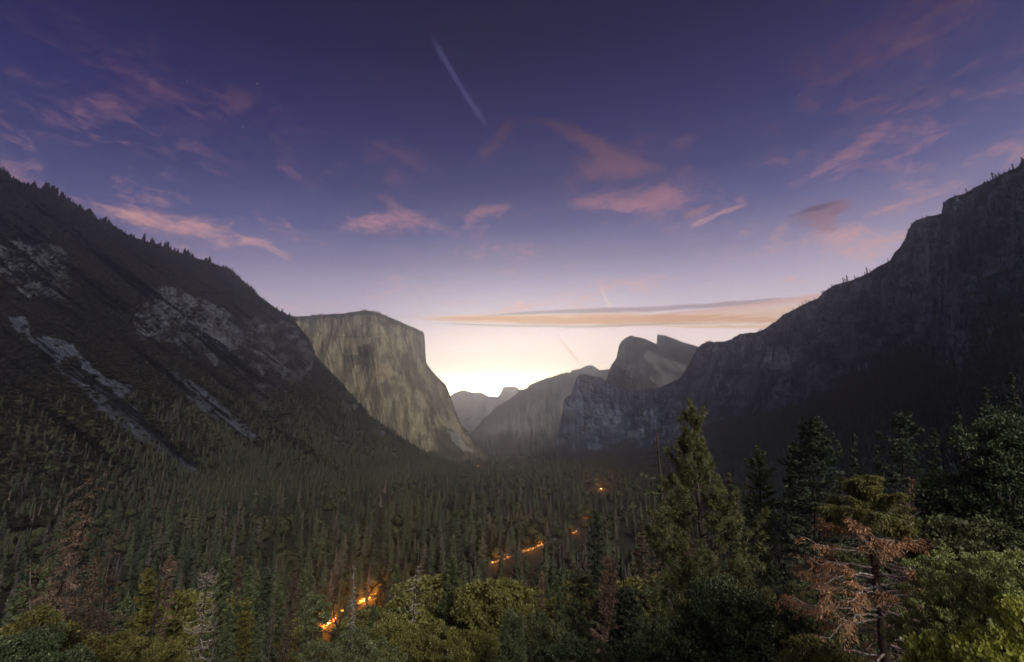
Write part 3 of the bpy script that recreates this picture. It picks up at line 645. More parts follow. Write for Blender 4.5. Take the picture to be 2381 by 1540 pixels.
def snag(seed, h, rad, rb, lean=(0, 0), base=.25, nb=40, up=-.1, droop=.5, tip=.7, twig=3, bark=None, limb_mat=None, limb=.03, bend=.01, leafn=0, leafm=None, prof=.7, wob=.07, top=.98, leaf=.3, nm='snag', lw=.10, nb_var=.4):
    r = np.random.default_rng(seed); path = trunk_path(h, lean, r, bend, 18)
    f = r.uniform(base, top, nb); q = (f - base) / (1 - base)
    L = rad * ((1 - q) ** prof * .85 + .12) * r.uniform(1 - nb_var * 1.5, 1.15, nb); az = r.uniform(0, 6.283, nb)
    bp = branches(path, f, L, az, up, droop, tip, r, k=9, wob=wob)
    g = G(); v, fc = tubes(bp, np.linspace(1, .2, 9)[None] * (limb * (.35 + .65 * L / rad))[:, None], 4); g.add(v, fc, 0)
    if twig:
        n = nb * twig; bi = np.repeat(np.arange(nb), twig); s = r.uniform(.3, .95, n); c, d = at(bp, bi, s)
        side_ = unit(np.cross(d, [0, 0, 1])) * r.choice([-1, 1], n)[:, None]
        tl = (L[bi] * r.uniform(.15, .4, n))[:, None, None]; k = np.linspace(0, 1, 5)[None, :, None]
        dt = unit(d + side_ * r.uniform(.5, 1.2, (n, 1)))[:, None]
        tp = c[:, None] + dt * k * tl + np.array([0, 0, 1]) * (-.4 * k + .75 * k ** 2) * tl * r.uniform(-.3, 1, (n, 1, 1)) + np.cumsum(r.normal(0, .05, (n, 5, 3)), 1) * tl * k
        v, fc = tubes(tp, np.linspace(1, .3, 5)[None] * np.full((n, 1), limb * .38), 3); g.add(v, fc, 0)
    if leafn:
        bi = r.choice(nb, leafn, p=L / L.sum()); s = r.uniform(.3, 1.05, leafn); c, d = at(bp, bi, s)
        side_ = unit(np.cross(d, [0, 0, 1])); c = c + side_ * (r.normal(0, .2, leafn) * L[bi])[:, None] + r.normal(0, .05, (leafn, 3))
        sz = r.uniform(.6, 1.2, leafn)
        v, fc = leaves(c, d + side_ * r.normal(0, 1, (leafn, 1)) + r.normal(0, .4, (leafn, 3)) - [0, 0, .6], leaf * sz, lw * sz, r)
        g.add(v, fc, 1, np.repeat(np.clip(r.random(nb)[bi] * .5 + r.random(leafn) * .5, 0, 1), 4))
    return trunk_mesh(nm + '_trunk', path, rb, bark or B_grey, 6, .3), g.mesh(nm + '_branches', [limb_mat or bark or B_grey, leafm or L_rust])
def leafy(seed, lobes, nc, nl, cr, leaf, lw, mat, bark, base=(0, 0, 0), nlimb=40, limb=.05, upright=.5, trunk_h=.25, hollow=.55, nm='shrub'):
    """lobes: (x,y,z,rx,ry,rz) relative to base; clumps of leaves spread through the shell of each lobe"""
    r = np.random.default_rng(seed); lb = np.array(lobes, float)
    wgt = (lb[:, 3] * lb[:, 4]) ** 1.0 * lb[:, 5] ** .5; li = r.choice(len(lb), nc, p=wgt / wgt.sum())
    d = unit(r.normal(size=(nc, 3)) + [0, 0, .35]); rad = r.uniform(hollow, 1.0, nc) ** .6 * r.uniform(.85, 1.12, nc)
    cc = lb[li, :3] + d * rad[:, None] * lb[li, 3:]
    csz = r.uniform(.55, 1.35, nc)
    ci = r.choice(nc, nl, p=csz / csz.sum())
    o = unit(r.normal(size=(nl, 3)) + d[ci] * .5) * (r.random(nl) ** .45)[:, None] * cr * csz[ci][:, None] * [1, 1, .7]
    nd = unit(o * .6 / cr + r.normal(0, .5, (nl, 3)) + [0, 0, upright]); sz = r.uniform(.6, 1.3, nl)
    v, f = leaves(cc[ci] + o, nd, leaf * sz, lw * sz, r)
    g = G(); hgt = (o[:, 2] / cr) * .35
    g.add(v, f, 0, np.repeat(np.clip(r.random(nc)[ci] * .45 + r.random(nl) * .55, 0, 1), 4))
    crown = g.mesh(nm + '_foliage', [mat])
    k = 8; pick = r.choice(nc, min(nlimb, nc), replace=False); e = cc[pick]; t = np.linspace(0, 1, k)[None, :, None]
    mid = np.stack([e[:, 0] * .35, e[:, 1] * .35, e[:, 2] * trunk_h * 1.6], -1)
    st = r.normal(0, .12, e.shape) * [1, 1, 0] + [0, 0, -.3]
    pth = (1 - t) ** 2 * st[:, None] + 2 * t * (1 - t) * mid[:, None] + t ** 2 * e[:, None] + np.cumsum(r.normal(0, .02, (len(e), k, 3)), 1) * t * np.linalg.norm(e, axis=1)[:, None, None]
    v, f = tubes(pth, np.linspace(1, .15, k)[None] * limb * r.uniform(.6, 1.1, (len(e), 1)), 5)
    return mesh_np(nm + '_stem', v, f, [bark], smooth_=True, attrs={'tint': np.zeros(len(v))}), crown
def axis_depth(p): return p[1] * cp + p[2] * sp
def stand(top, low, r):
    """real position, height and lean of a tree seen with its tip at top and its stem through low"""
    T = P(*top, r); B = P(*low, r); d = B - T
    for _ in range(30):
        z = float(gz(B[0], B[1])); k = (z - T[2]) / d[2]; B = T + d * k * .5 + (B - T) * .5
    B = T + d * ((float(gz(B[0], B[1])) - T[2]) / d[2])
    return B, T[2] - B[2], (T[0] - B[0], T[1] - B[1]), axis_depth((T + B) / 2) / F
def plant(name, label, cat, loc, trunk, crown, tn='trunk', cn='crown', group=None, extra=()):
    o = link(name, None, label=label, category=cat, loc=tuple(float(x) for x in loc))
    if group: o['group'] = group
    if trunk: link(tn, trunk, o)
    if crown: link(cn, crown, o)
    for n_, me in extra: link(n_, me, o)
    return o
HEIGHTS = []
def put(fn, name, label, cat, top_, low_, r_, wpx, rb=.012, group=None, tn='trunk', cn='crown', **kw):
    B, h, lean, mpp = stand(top_, low_, r_); HEIGHTS.append((label[:30], round(h, 1), round(wpx * mpp, 1)))
    t, c = fn(h=h, rad=wpx * .5 * mpp, rb=h * rb, lean=lean, nm=name, **kw)
    return plant(name, label, cat, B, t, c, tn, cn, group)

# ------------------------------------------------------------------ trees close to the viewpoint
hp = [(0, .9), (.2, 1.0), (.37, .87), (.45, .77), (.52, .66), (.6, .42), (.63, .48), (.68, .30), (.75, .27), (.79, .14), (.86, .19), (.93, .12), (1, .03)]
put(tuft_pine, 'tall_pine', 'tallest pine, open crown of round needle tufts rising over the right cliffs', 'pine tree', (1603, 938), (1636, 1340), 38, 300, .019, seed=11, base=.12, nb=92, tw=9, nn=120, nlen=.42, nw=.04, profile=hp, limb=.06)
put(conifer, 'bare_topped_conifer', 'lanky conifer with nearly bare crown top, just left of the tallest pine', 'conifer', (1527, 1002), (1548, 1330), 60, 150, .019, seed=12, base=.05, top=.80, nb=70, nl=26000, leaf=0.275, lw=0.1, droop=.55, up=.05, ragged=.6, prof=.45, bark=B_brown, mats=L_fir, limb=.06, clump=6)
put(snag, 'broken_snag', 'bare twiggy dead leader left of the tallest pine', 'dead tree', (1525, 1000), (1547, 1330), 60.6, 110, .016, seed=13, base=.70, nb=22, up=.1, droop=.3, tip=-.2, bark=B_brown, limb=.04, prof=.2)
put(conifer, 'fir_tree', 'pale green fir just right of the tallest pine', 'fir tree', (1765, 1048), (1774, 1400), 75, 165, .012, seed=14, nb=130, nl=33000, leaf=0.385, lw=0.15, ragged=.3, mats=L_fir, clump=5, prof=.45)
put(snag, 'dead_spire', 'thin dead spire between the tallest pine and the pale fir', 'dead tree', (1733, 1050), (1739, 1250), 90, 26, .006, seed=15, base=.3, nb=30, up=0, droop=.1, tip=.1, limb=.03, bark=B_dark)
put(conifer, 'fir_tree', 'small fir hugging the left side of the broad dark fir', 'fir tree', (1849, 1032), (1853, 1400), 82, 135, .012, seed=16, nb=120, nl=26400, leaf=0.413, lw=0.15, mats=L_darkfir, clump=5)
put(conifer, 'fir_tree', 'broad dark fir with layered boughs behind the half dead cedar', 'fir tree', (1895, 980), (1916, 1400), 70, 270, .013, seed=17, nb=150, nl=60000, leaf=0.413, lw=0.14, mats=L_darkfir, clump=7, ragged=.32, prof=.45, droop=.25)
put(conifer, 'fir_tree', 'tall dark fir with drooping boughs between cedar and right oak', 'fir tree', (2093, 966), (2102, 1400), 85, 240, .012, seed=18, nb=100, nl=37400, leaf=0.468, lw=0.15, mats=L_darkfir, clump=7, ragged=.35, droop=.45, prof=.45)
put(tuft_pine, 'young_dead_pine', 'small young pine with all needles brown beside the cedar', 'pine tree', (2120, 1120), (2128, 1290), 40, 90, .012, seed=19, base=.3, nb=34, tw=5, nn=45, nlen=.45, nw=.05, mats=L_brown, profile=[(0, 1), (.45, .75), (.5, .35), (.8, .28), (1, .05)], limb=.03)
put(conifer, 'conifer', 'shaggy green conifer with long bare pole top, left of rust brown tree', 'conifer', (1350, 1208), (1340, 1513), 75, 118, .013, seed=20, base=.02, top=.66, nb=60, nl=30800, leaf=0.341, lw=0.13, droop=.35, ragged=.6, prof=.35, mats=L_fir, bark=B_brown, limb=.06, clump=6)
put(conifer, 'conifer', 'dark pointed fir behind the shaggy conifer', 'fir tree', (1387, 1186), (1391, 1330), 120, 100, .012, seed=21, nb=110, nl=19800, leaf=0.495, lw=0.19, mats=L_darkfir, clump=6)
put(snag, 'dead_pole', 'bare dark pole tree between rust brown tree and tallest pine', 'dead tree', (1447, 1228), (1452, 1400), 105, 40, .010, seed=22, base=.3, nb=36, up=0, droop=.1, tip=0, limb=.04, bark=B_dark)
put(tuft_pine, 'rust_brown_conifer', 'rust brown dead conifer still holding all its needles', 'conifer', (1418, 1304), (1412, 1530), 68, 66, .012, seed=23, base=.05, nb=80, tw=4, nn=34, nlen=.55, nw=.09, mats=L_brown, prof=.45, limb=.04)
put(conifer, 'conifer', 'dense dark green conifer right of the rust brown tree', 'conifer', (1462, 1372), (1460, 1560), 52, 150, .012, seed=24, nb=110, nl=35200, leaf=0.275, lw=0.1, mats=L_darkfir, clump=5)
put(conifer, 'conifer', 'slim green conifer behind the rust brown tree', 'conifer', (1484, 1240), (1486, 1420), 125, 56, .012, seed=25, nb=90, nl=17600, leaf=0.44, lw=0.16, mats=L_fir, clump=6)
put(conifer, 'conifer', 'pointed green pine standing alone at lower centre', 'conifer', (1053, 1294), (1050, 1480), 105, 100, .012, seed=26, nb=100, nl=24200, leaf=0.413, lw=0.14, mats=L_fir, clump=6)
put(tuft_pine, 'young_pine', 'bushy young pine at the bottom edge near the centre', 'pine tree', (1190, 1446), (1190, 1560), 36, 64, .012, seed=27, base=.1, nb=60, tw=5, nn=40, nlen=.42, nw=.045, mats=L_fir, prof=.35, limb=.03)
put(snag, 'grey_dead_tree', 'thin bare trunk behind the young pine', 'dead tree', (1210, 1255), (1209, 1400), 150, 26, .008, seed=28, base=.3, nb=40, droop=.2, tip=.1, limb=.05, bark=B_brown)
put(snag, 'grey_dead_tree', 'short bare pole right of the lone pointed pine', 'dead tree', (1132, 1390), (1132, 1490), 105, 16, .008, seed=29, base=.3, nb=26, droop=.2, tip=.1, limb=.04, bark=B_dark)
put(conifer, 'conifer', 'soft green conifer between lone pointed pine and young pine', 'conifer', (1161, 1352), (1158, 1480), 135, 62, .012, seed=30, nb=90, nl=15400, leaf=0.495, lw=0.18, mats=L_fir, clump=6)
put(conifer, 'conifer', 'bluish green conifer in front of the shaggy one at bottom', 'conifer', (1255, 1420), (1254, 1560), 95, 80, .012, seed=31, nb=90, nl=17600, leaf=0.385, lw=0.15, mats=L_fir, clump=6)
put(snag, 'bleached_snag', 'white curled dead tree at lower centre left of lone pine', 'dead tree', (974, 1272), (955, 1500), 78, 78, .012, seed=32, base=.3, top=.86, nb=26, up=-.25, droop=.5, tip=.95, twig=2, bark=B_brown, limb_mat=B_pale, limb=.075, wob=.05)
put(snag, 'dead_pole', 'dark bare trunk just left of the lone pointed pine', 'dead tree', (1018, 1345), (1012, 1450), 108, 22, .014, seed=33, base=.4, nb=18, up=-.2, droop=.4, tip=.6, limb=.06, bark=B_dark, limb_mat=B_grey)
put(conifer, 'conifer', 'thin crowned conifer between the large glow and white snag', 'conifer', (923, 1314), (918, 1440), 125, 56, .012, seed=34, nb=70, nl=13200, leaf=0.44, lw=0.15, mats=L_fir, ragged=.5, clump=6)
put(snag, 'silver_snag', 'small silvery dead tree above the large orange glow', 'dead tree', (823, 1300), (820, 1400), 118, 46, .012, seed=35, base=.3, nb=60, up=-.1, droop=.8, tip=.5, limb=.07, bark=B_grey, limb_mat=B_pale)
put(snag, 'crooked_dead_oak', 'crooked dark dead oak in front of the large orange glow', 'dead tree', (765, 1376), (792, 1475), 62, 110, .016, seed=36, base=.35, nb=26, up=.5, droop=.2, tip=.3, limb=.10, bark=B_dark, bend=.05, wob=.12, twig=6)
put(snag, 'dead_tree', 'greyish dead tree with curled twigs left of the small glow', 'dead tree', (645, 1358), (625, 1540), 66, 90, .012, seed=37, base=.25, nb=70, up=-.1, droop=.45, tip=.7, twig=4, bark=B_brown, limb_mat=B_grey, limb=.035)
put(snag, 'dead_tree', 'second greyish dead trunk close to the small glow', 'dead tree', (664, 1374), (650, 1540), 70, 60, .012, seed=38, base=.25, nb=50, up=-.1, droop=.4, tip=.6, twig=4, bark=B_brown, limb_mat=B_grey, limb=.03)
put(conifer, 'conifer', 'ragged green conifer behind the two greyish dead trunks', 'conifer', (722, 1318), (716, 1420), 140, 64, .012, seed=39, nb=80, nl=14300, leaf=0.495, lw=0.18, mats=L_fir, ragged=.4, clump=6)
put(snag, 'bleached_snag', 'pale snag thick with curled white branches at lower left', 'dead tree', (493, 1262), (462, 1540), 58, 112, .011, seed=40, base=.12, top=.86, nb=120, up=-.25, droop=.45, tip=1.0, twig=4, bark=B_brown, limb_mat=B_pale, limb=.038, leafn=2200, leafm=L_brown, leaf=.22, lw=.06, wob=.06)
put(conifer, 'conifer', 'green conifer between the pale snag and greyish dead trunks', 'conifer', (572, 1392), (566, 1540), 82, 90, .012, seed=41, nb=90, nl=19800, leaf=0.33, lw=0.125, mats=L_gold, clump=6)
put(conifer, 'conifer', 'slim green conifer touching the pale snag on its right', 'conifer', (532, 1410), (527, 1540), 74, 60, .012, seed=42, nb=80, nl=15400, leaf=0.303, lw=0.11, mats=L_fir, clump=6)
put(conifer, 'conifer', 'gold green conifer behind the crooked topped dead trunk', 'conifer', (349, 1326), (340, 1540), 66, 120, .012, seed=43, nb=100, nl=33000, leaf=0.275, lw=0.1, mats=L_gold, clump=6, prof=.45, ragged=.35)
put(snag, 'crooked_top_snag', 'dead trunk with crooked broken top over the gold green conifer', 'dead tree', (383, 1214), (338, 1540), 60, 110, .012, seed=44, base=.2, nb=34, up=.15, droop=.35, tip=.2, twig=4, bark=B_dark, limb_mat=B_grey, limb=.045, wob=.11, bend=.02)
put(snag, 'dead_conifer', 'biggest dark dead conifer with wide thin boughs at left', 'dead tree', (214, 1100), (163, 1407), 55, 250, .011, seed=45, base=.08, nb=170, up=.0, droop=.35, tip=.1, twig=5, bark=B_brown, limb_mat=B_dark, limb=.04, leafn=9000, leafm=L_rust, leaf=.28, lw=.09, prof=.75)
put(snag, 'dead_conifer', 'dark twiggy dead conifer right of the biggest dead one', 'dead tree', (269, 1218), (226, 1480), 50, 170, .011, seed=46, base=.08, nb=130, up=-.05, droop=.4, tip=.35, twig=5, bark=B_brown, limb_mat=B_brown, limb=.035, leafn=6000, leafm=L_rust, leaf=.25, lw=.08, prof=.7)
put(snag, 'leaning_dead_tree', 'leaning trunk with orange brown foliage in lower left corner', 'dead tree', (215, 1178), (80, 1540), 42, 170, .012, seed=47, base=.12, nb=120, up=.0, droop=.4, tip=.2, twig=5, bark=B_dark, limb_mat=B_grey, limb=.03, leafn=9000, leafm=L_brown, leaf=.17, lw=.05)
put(snag, 'grey_dead_tree', 'short grey twiggy tree behind the leaning trunk', 'dead tree', (70, 1300), (60, 1540), 52, 110, .011, seed=48, base=.2, nb=80, up=.2, droop=.3, tip=.2, twig=5, bark=B_grey, limb=.03, leafn=5000, leafm=L_rust, leaf=.25, lw=.09)
for i, (px, py, w, r_, s_, lab) in enumerate(((1985, 1010, 70, 130, 49, 'small dark fir left of the tall drooping fir'), (2035, 1040, 60, 120, 50, 'narrow fir touching the tall drooping fir on its left'), (2170, 1000, 90, 110, 51, 'dim fir right of the tall drooping fir'), (2225, 960, 80, 140, 52, 'dim tall fir behind the left edge of the right oak'), (1825, 1140, 60, 100, 53, 'low green fir between pale fir and broad dark fir'), (1700, 1130, 90, 95, 54, 'soft green conifer peeping out behind the tallest pine'), (2290, 900, 90, 150, 55, 'dim fir high on the slope above the right oak'), (2350, 870, 100, 130, 56, 'dim fir at the right edge above the oak'))):
    put(conifer, 'fir_tree', lab, 'fir tree', (px, py), (px + (px - 1190) * .02, py + 250), r_, w, .012, seed=s_, nb=80, nl=15400, leaf=0.522, lw=0.2, mats=L_darkfir, clump=6, ragged=.35)

for i, (px, py, w, r_, s_, lab) in enumerate(((868, 1408, 60, 100, 71, 'slender conifer rising from the olive oaks right of the large glow'), (1105, 1405, 56, 95, 72, 'slender pointed conifer just right of the lone pointed pine'), (1300, 1375, 60, 100, 73, 'slender conifer just left of the shaggy conifer'), (1575, 1300, 70, 70, 74, 'slender green conifer at the left foot of the tallest pine'), (605, 1430, 56, 80, 75, 'slender green conifer between two greyish dead trees'))):
    put(conifer, 'conifer', lab, 'conifer', (px, py), (px + (px - 1190) * .02, py + 150), r_, w, .012, seed=s_, nb=90, nl=14000, leaf=.36, lw=.14, mats=L_fir, clump=6, ragged=.3)

# half dead cedar, right foreground
def cedar():
    B, h, lean, mpp = stand((2006, 1100), (2057, 1473), 20); r = np.random.default_rng(91)
    HEIGHTS.append(('cedar', round(h, 1), 0))
    path = trunk_path(h, lean, r, .006, 20); rad = 200 * mpp
    nb = 134; f = np.r_[r.uniform(.18, .80, 100), r.uniform(.80, .98, 34)]; q = f
    L = rad * np.interp(q, [0, .3, .45, .6, .7, .8, .9, .96, 1], [.8, 1.0, 1.0, .95, .78, .55, .34, .18, .05]) * r.uniform(.62, 1.12, nb)
    az = np.arange(nb) * 2.39996 + r.normal(0, .4, nb)
    bp = branches(path, f, L, az, -.02 + .8 * (q - .45), .10, .14, r, k=10, wob=.05)
    g = G(); v, fc = tubes(bp, np.linspace(1, .22, 10)[None] * (.042 * (.4 + .6 * L / rad))[:, None], 5); g.add(v, fc, 0)
    n = nb * 7; bi = np.repeat(np.arange(nb), 7); s = r.uniform(.25, .98, n); c, d = at(bp, bi, s)
    side_ = unit(np.cross(d, [0, 0, 1])) * r.choice([-1, 1], n)[:, None]; tl = (L[bi] * r.uniform(.12, .34, n))[:, None, None]; k = np.linspace(0, 1, 6)[None, :, None]
    dt = unit(d * .8 + side_ * r.uniform(.4, 1.1, (n, 1)))[:, None]
    tp = c[:, None] + dt * k * tl + np.array([0, 0, 1]) * (.15 * k - .45 * k ** 2) * tl + np.cumsum(r.normal(0, .06, (n, 6, 3)), 1) * tl * k
    v, fc = tubes(tp, np.linspace(1, .3, 6)[None] * np.full((n, 1), .008), 3); g.add(v, fc, 0)
    limbs = g.mesh('cedar_limbs', [B_cedar])
    tb = f[bi]; live = (tb > .79); gl, gd = G(), G()
    for gg, sel, per, sc in ((gl, np.where(live)[0], 150, 1.0), (gd, np.where(~live & (s > .55))[0], 64, .9)):
        ti = np.repeat(sel, per); m_ = len(ti); ss = r.uniform(.1, 1.1, m_); cc, dd = at(tp, ti, np.clip(ss, 0, .999))
        sd_ = unit(np.cross(dd, [0, 0, 1])); lat = r.normal(0, 1, m_) * .10 * sc
        cc = cc + sd_ * lat[:, None] + np.stack([r.normal(0, .03, m_), r.normal(0, .03, m_), -abs(r.normal(0, .10, m_))], -1)
        v, fc = leaves(cc, dd + sd_ * np.sign(lat)[:, None] * .6 + r.normal(0, .3, (m_, 3)) - [0, 0, .8], r.uniform(.07, .16, m_), r.uniform(.02, .04, m_), r)
        tint = np.clip(r.random(n)[ti] * .5 + r.random(m_) * .5, 0, 1)
        gg.add(v, fc, 0, np.repeat(tint, 4))
        print('cedar', len(fc))
    plant('half_dead_cedar', 'half dead cedar, gold green top and orange brown lower boughs on bare pale limbs', 'cedar tree', B, trunk_mesh('cedar_trunk', path, .25, B_brown, 10), None,
          extra=[('limbs', limbs), ('crown', gl.mesh('cedar_live', [L_gold])), ('dead_foliage', gd.mesh('cedar_dead', [L_orange]))])
cedar()

# leafy shrubs and oaks
def bush(name, label, cat, px, py, r, lobes_px, nc, nl, cr, leaf, lw, mat, bark=None, seed=0, **kw):
    """lobes_px: (dx,dy,rx,ry) in chart units round (px,py); base on the ground below"""
    c = P(px, py, r); mpp = axis_depth(c) / F; gzv = float(gz(c[0], c[1])); base = np.array([c[0], c[1], gzv])
    rr = np.random.default_rng(seed); lobes = []
    for a, b, rx, ry in lobes_px:
        q = P(px + a, py + b, r) - base; dpt = rr.uniform(-.5, .5) * rx * mpp
        u = c[:2] / np.hypot(*c[:2]); q[:2] += u * dpt
        lobes.append((q[0], q[1], q[2], rx * mpp, rx * mpp * rr.uniform(.8, 1.1), ry * mpp))
    HEIGHTS.append((label[:30], round(c[2] - gzv, 1), round(lobes[0][3], 1)))
    t, cw = leafy(seed, lobes, nc, nl, cr, leaf, lw, mat, bark or B_dark, nm=name, **kw)
    return plant(name, label, cat, base, t, cw, 'stem', 'foliage')
bush('dark_oak', 'dark leafy oak in front of the lower trunk of the tallest pine', 'oak tree', 1680, 1470, 26, [(0, -10, 90, 95), (-60, 30, 60, 70), (60, 0, 70, 90), (10, 70, 130, 60), (-40, -70, 40, 40)], 300, 42000, .42, .13, .075, L_darkoak, seed=101, limb=.06)
bush('big_oak', 'big dim oak with open crown at the right edge', 'oak tree', 2290, 1150, 25, [(10, -100, 60, 60), (-60, 20, 80, 60), (60, 0, 90, 110), (-20, 100, 110, 70), (80, 110, 90, 80), (-100, 110, 60, 50), (90, -120, 60, 50), (20, -160, 30, 34)], 420, 52000, .42, .13, .07, L_darkoak, seed=102, limb=.11, nlimb=60, trunk_h=.5)
bush('green_oak', 'olive green oak crown in front of the big dim oak', 'oak tree', 2230, 1260, 21, [(-20, 0, 90, 45), (60, 20, 100, 60), (-60, 40, 60, 50)], 160, 24000, .32, .11, .06, L_greyoak, seed=103)
bush('manzanita', 'large rounded manzanita shrub at the lower right', 'shrub', 2260, 1400, 12.5, [(0, -20, 115, 85), (100, -40, 90, 80), (-90, 40, 70, 70), (40, 50, 140, 90), (-40, 110, 110, 60), (130, 70, 90, 100), (-130, 120, 70, 50)], 560, 66000, .125, .055, .030, L_manz, B_brown, seed=104, limb=.032, nlimb=150, upright=1.3)
bush('manzanita', 'bright yellow green shrub in the bottom right corner', 'shrub', 2290, 1530, 7.0, [(-60, 20, 80, 50), (30, 0, 80, 60), (110, -60, 70, 60), (-110, 50, 60, 50), (120, 60, 100, 70)], 240, 26000, .10, .05, .032, L_lime, B_brown, seed=105, limb=.02, upright=1.6)
bush('grey_shrub', 'grey green bush behind the cedar on its left', 'shrub', 1945, 1330, 33, [(0, 0, 60, 50), (-50, 50, 50, 50), (60, 20, 60, 60), (0, 90, 90, 60)], 200, 28000, .36, .13, .07, L_greyoak, seed=106)
bush('grey_shrub', 'round grey bush between the dark oak and the cedar', 'shrub', 1860, 1425, 25, [(0, 0, 40, 48), (40, 40, 46, 50), (-30, 60, 40, 50)], 120, 17000, .30, .11, .06, L_greyoak, seed=107)
bush('yellow_shrub', 'yellow green shrub under the cedar at the bottom', 'shrub', 1880, 1535, 15, [(0, 0, 55, 40), (50, 20, 60, 45), (-50, 30, 40, 40), (100, 40, 60, 40), (10, 50, 90, 40)], 170, 24000, .17, .08, .035, L_gold, seed=108, limb=.025)
bush('scrub_oak', 'grey green scrub oak at bottom below the large glow', 'shrub', 790, 1545, 34, [(-40, -10, 60, 36), (30, -20, 60, 45), (90, 0, 60, 46), (-10, 30, 110, 40)], 210, 30000, .36, .12, .07, L_greyoak, seed=109)
bush('scrub_oak', 'small speckled oak beside the small glow', 'shrub', 727, 1405, 56, [(0, 0, 24, 24), (10, 24, 30, 26)], 60, 9000, .45, .2, .11, L_greyoak, seed=110)
bush('olive_oak', 'olive yellow oak at bottom, left of the white curled tree', 'oak tree', 905, 1492, 46, [(0, -14, 46, 46), (-35, 20, 50, 40), (30, -38, 22, 22), (40, 30, 50, 50)], 200, 26000, .48, .17, .1, L_oak, seed=111)
bush('olive_oak', 'olive yellow oak at bottom, below the lone pointed pine', 'oak tree', 1030, 1512, 44, [(0, -26, 34, 40), (-46, 8, 44, 36), (40, 10, 46, 40), (0, 40, 80, 40)], 210, 27000, .46, .16, .09, L_oak, seed=112)
bush('olive_oak', 'low olive oak just left of the bushy young pine', 'oak tree', 1125, 1520, 42, [(0, -20, 36, 34), (-40, 10, 44, 34), (34, 14, 34, 34)], 150, 20000, .42, .15, .085, L_oak, seed=113)
bush('olive_oak', 'dull green oak between young pine and shaggy conifer', 'oak tree', 1235, 1490, 66, [(0, -20, 34, 34), (40, 0, 40, 40), (-30, 30, 40, 40), (60, 50, 60, 50)], 170, 20000, .6, .22, .13, L_greyoak, seed=114)
bush('grey_shrub', 'pale leafed bush at bottom left of the dark oak', 'shrub', 1540, 1500, 34, [(0, 0, 50, 46), (-60, 36, 50, 40), (40, 40, 60, 40)], 130, 17000, .36, .13, .07, L_darkoak, seed=115)
bush('gold_shrub', 'gold green young conifers clump at bottom left', 'shrub', 330, 1545, 40, [(0, -20, 70, 40), (-90, 0, 60, 45), (70, 10, 50, 40)], 170, 22000, .4, .17, .06, L_gold, seed=116)
bush('brown_shrub', 'dull leafy bush in the bottom left corner', 'shrub', 50, 1560, 30, [(0, -20, 80, 50), (80, 10, 70, 45), (-60, 0, 60, 60)], 170, 22000, .36, .13, .06, L_darkoak, seed=117)
bush('olive_oak', 'olive shrub in front of the leaning trunk', 'shrub', 170, 1530, 36, [(0, 0, 60, 40), (-90, -60, 60, 40), (60, 20, 60, 34)], 150, 19000, .4, .15, .07, L_gold, seed=118)
bush('scrub_oak', 'dark green oak at bottom between rust tree and dark oak', 'shrub', 1330, 1530, 40, [(0, 0, 50, 34), (60, 10, 50, 34), (-50, 16, 46, 30)], 130, 16000, .4, .15, .08, L_darkoak, seed=119)
for h_ in HEIGHTS: print(h_)

# ------------------------------------------------------------------ forest
def lowpoly_conifer(seed, h=1.0, rad=.13, tiers=10, star=7, ragg=.35, base=.12, prof=.7):
    r = np.random.default_rng(seed); vs = []; fs = []; n = 0; tn = []
    for i in range(tiers):
        q = i / tiers; z1 = base + (1 - base) * (q + 1.7 / tiers); z0 = base + (1 - base) * q
        R_ = rad * (1 - q) ** prof * r.uniform(.8, 1.15); a = np.arange(star * 2) * np.pi / star + r.uniform(0, 6)
        rr = R_ * np.where(np.arange(star * 2) % 2, .62, 1.0) * r.uniform(1 - ragg, 1.1, star * 2)
        rim = np.stack([rr * np.cos(a), rr * np.sin(a), z0 + r.uniform(-.3, .5, star * 2) / tiers], -1)
        vs.append(np.vstack([rim, [[0, 0, min(z1, 1.0)]]])); k = star * 2
        fs += [(n + j, n + (j + 1) % k, n + k) for j in range(k)]; n += k + 1
        tn.append(np.r_[r.uniform(0, .5, k), 1.0])  # high tint at each tier apex paints shade into the crown core
    return np.vstack(vs), np.array(fs), np.concatenate(tn)
def lowpoly_round(seed, n=90, flat=.75):
    r = np.random.default_rng(seed); d = unit(r.normal(size=(n, 3)) + [0, 0, .4]); c = d * [.5, .5, .5 * flat] * r.uniform(.6, 1.05, (n, 1)) + [0, 0, .42]
    a = unit(np.cross(d, r.normal(size=(n, 3)))); b = np.cross(d, a); s = .17
    v = np.stack([c + a * s, c - a * s * .5 + b * s * .9 + d * .05, c - a * s * .5 - b * s * .9], 1).reshape(-1, 3)
    return v, np.arange(n * 3).reshape(n, 3), np.repeat(r.random(n), 3)
I_green = leafmat('forest_green', (.024, .033, .021), (.064, .072, .038), (.072, .064, .044), .15, .8, .1, True)
I_dead = leafmat('forest_grey_brown', (.040, .037, .035), (.088, .076, .068), (.11, .080, .062), .1, .9, .1, True)
I_round = leafmat('forest_oak', (.034, .040, .020), (.066, .070, .032), None, .15, .8, .1, True)
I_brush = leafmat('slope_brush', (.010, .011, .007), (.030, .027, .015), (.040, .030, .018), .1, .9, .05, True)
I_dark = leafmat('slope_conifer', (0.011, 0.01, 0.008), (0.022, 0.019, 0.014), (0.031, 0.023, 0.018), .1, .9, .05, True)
I_wall = leafmat('haze_tinted_conifer', (.020, .028, .034), (.046, .056, .056), (.055, .058, .058), .1, .9, .05, True)  # blue valley haze mixed into the needle colour
PROTO = []
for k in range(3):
    v, f, t = lowpoly_conifer(200 + k, rad=(.20, .24, .18)[k], prof=(.75, .6, .65)[k], star=(7, 6, 6)[k], tiers=12, base=.05); PROTO.append(bpy.data.objects.new('p', mesh_np('p', v, f, [I_green], attrs={'tint': t})))
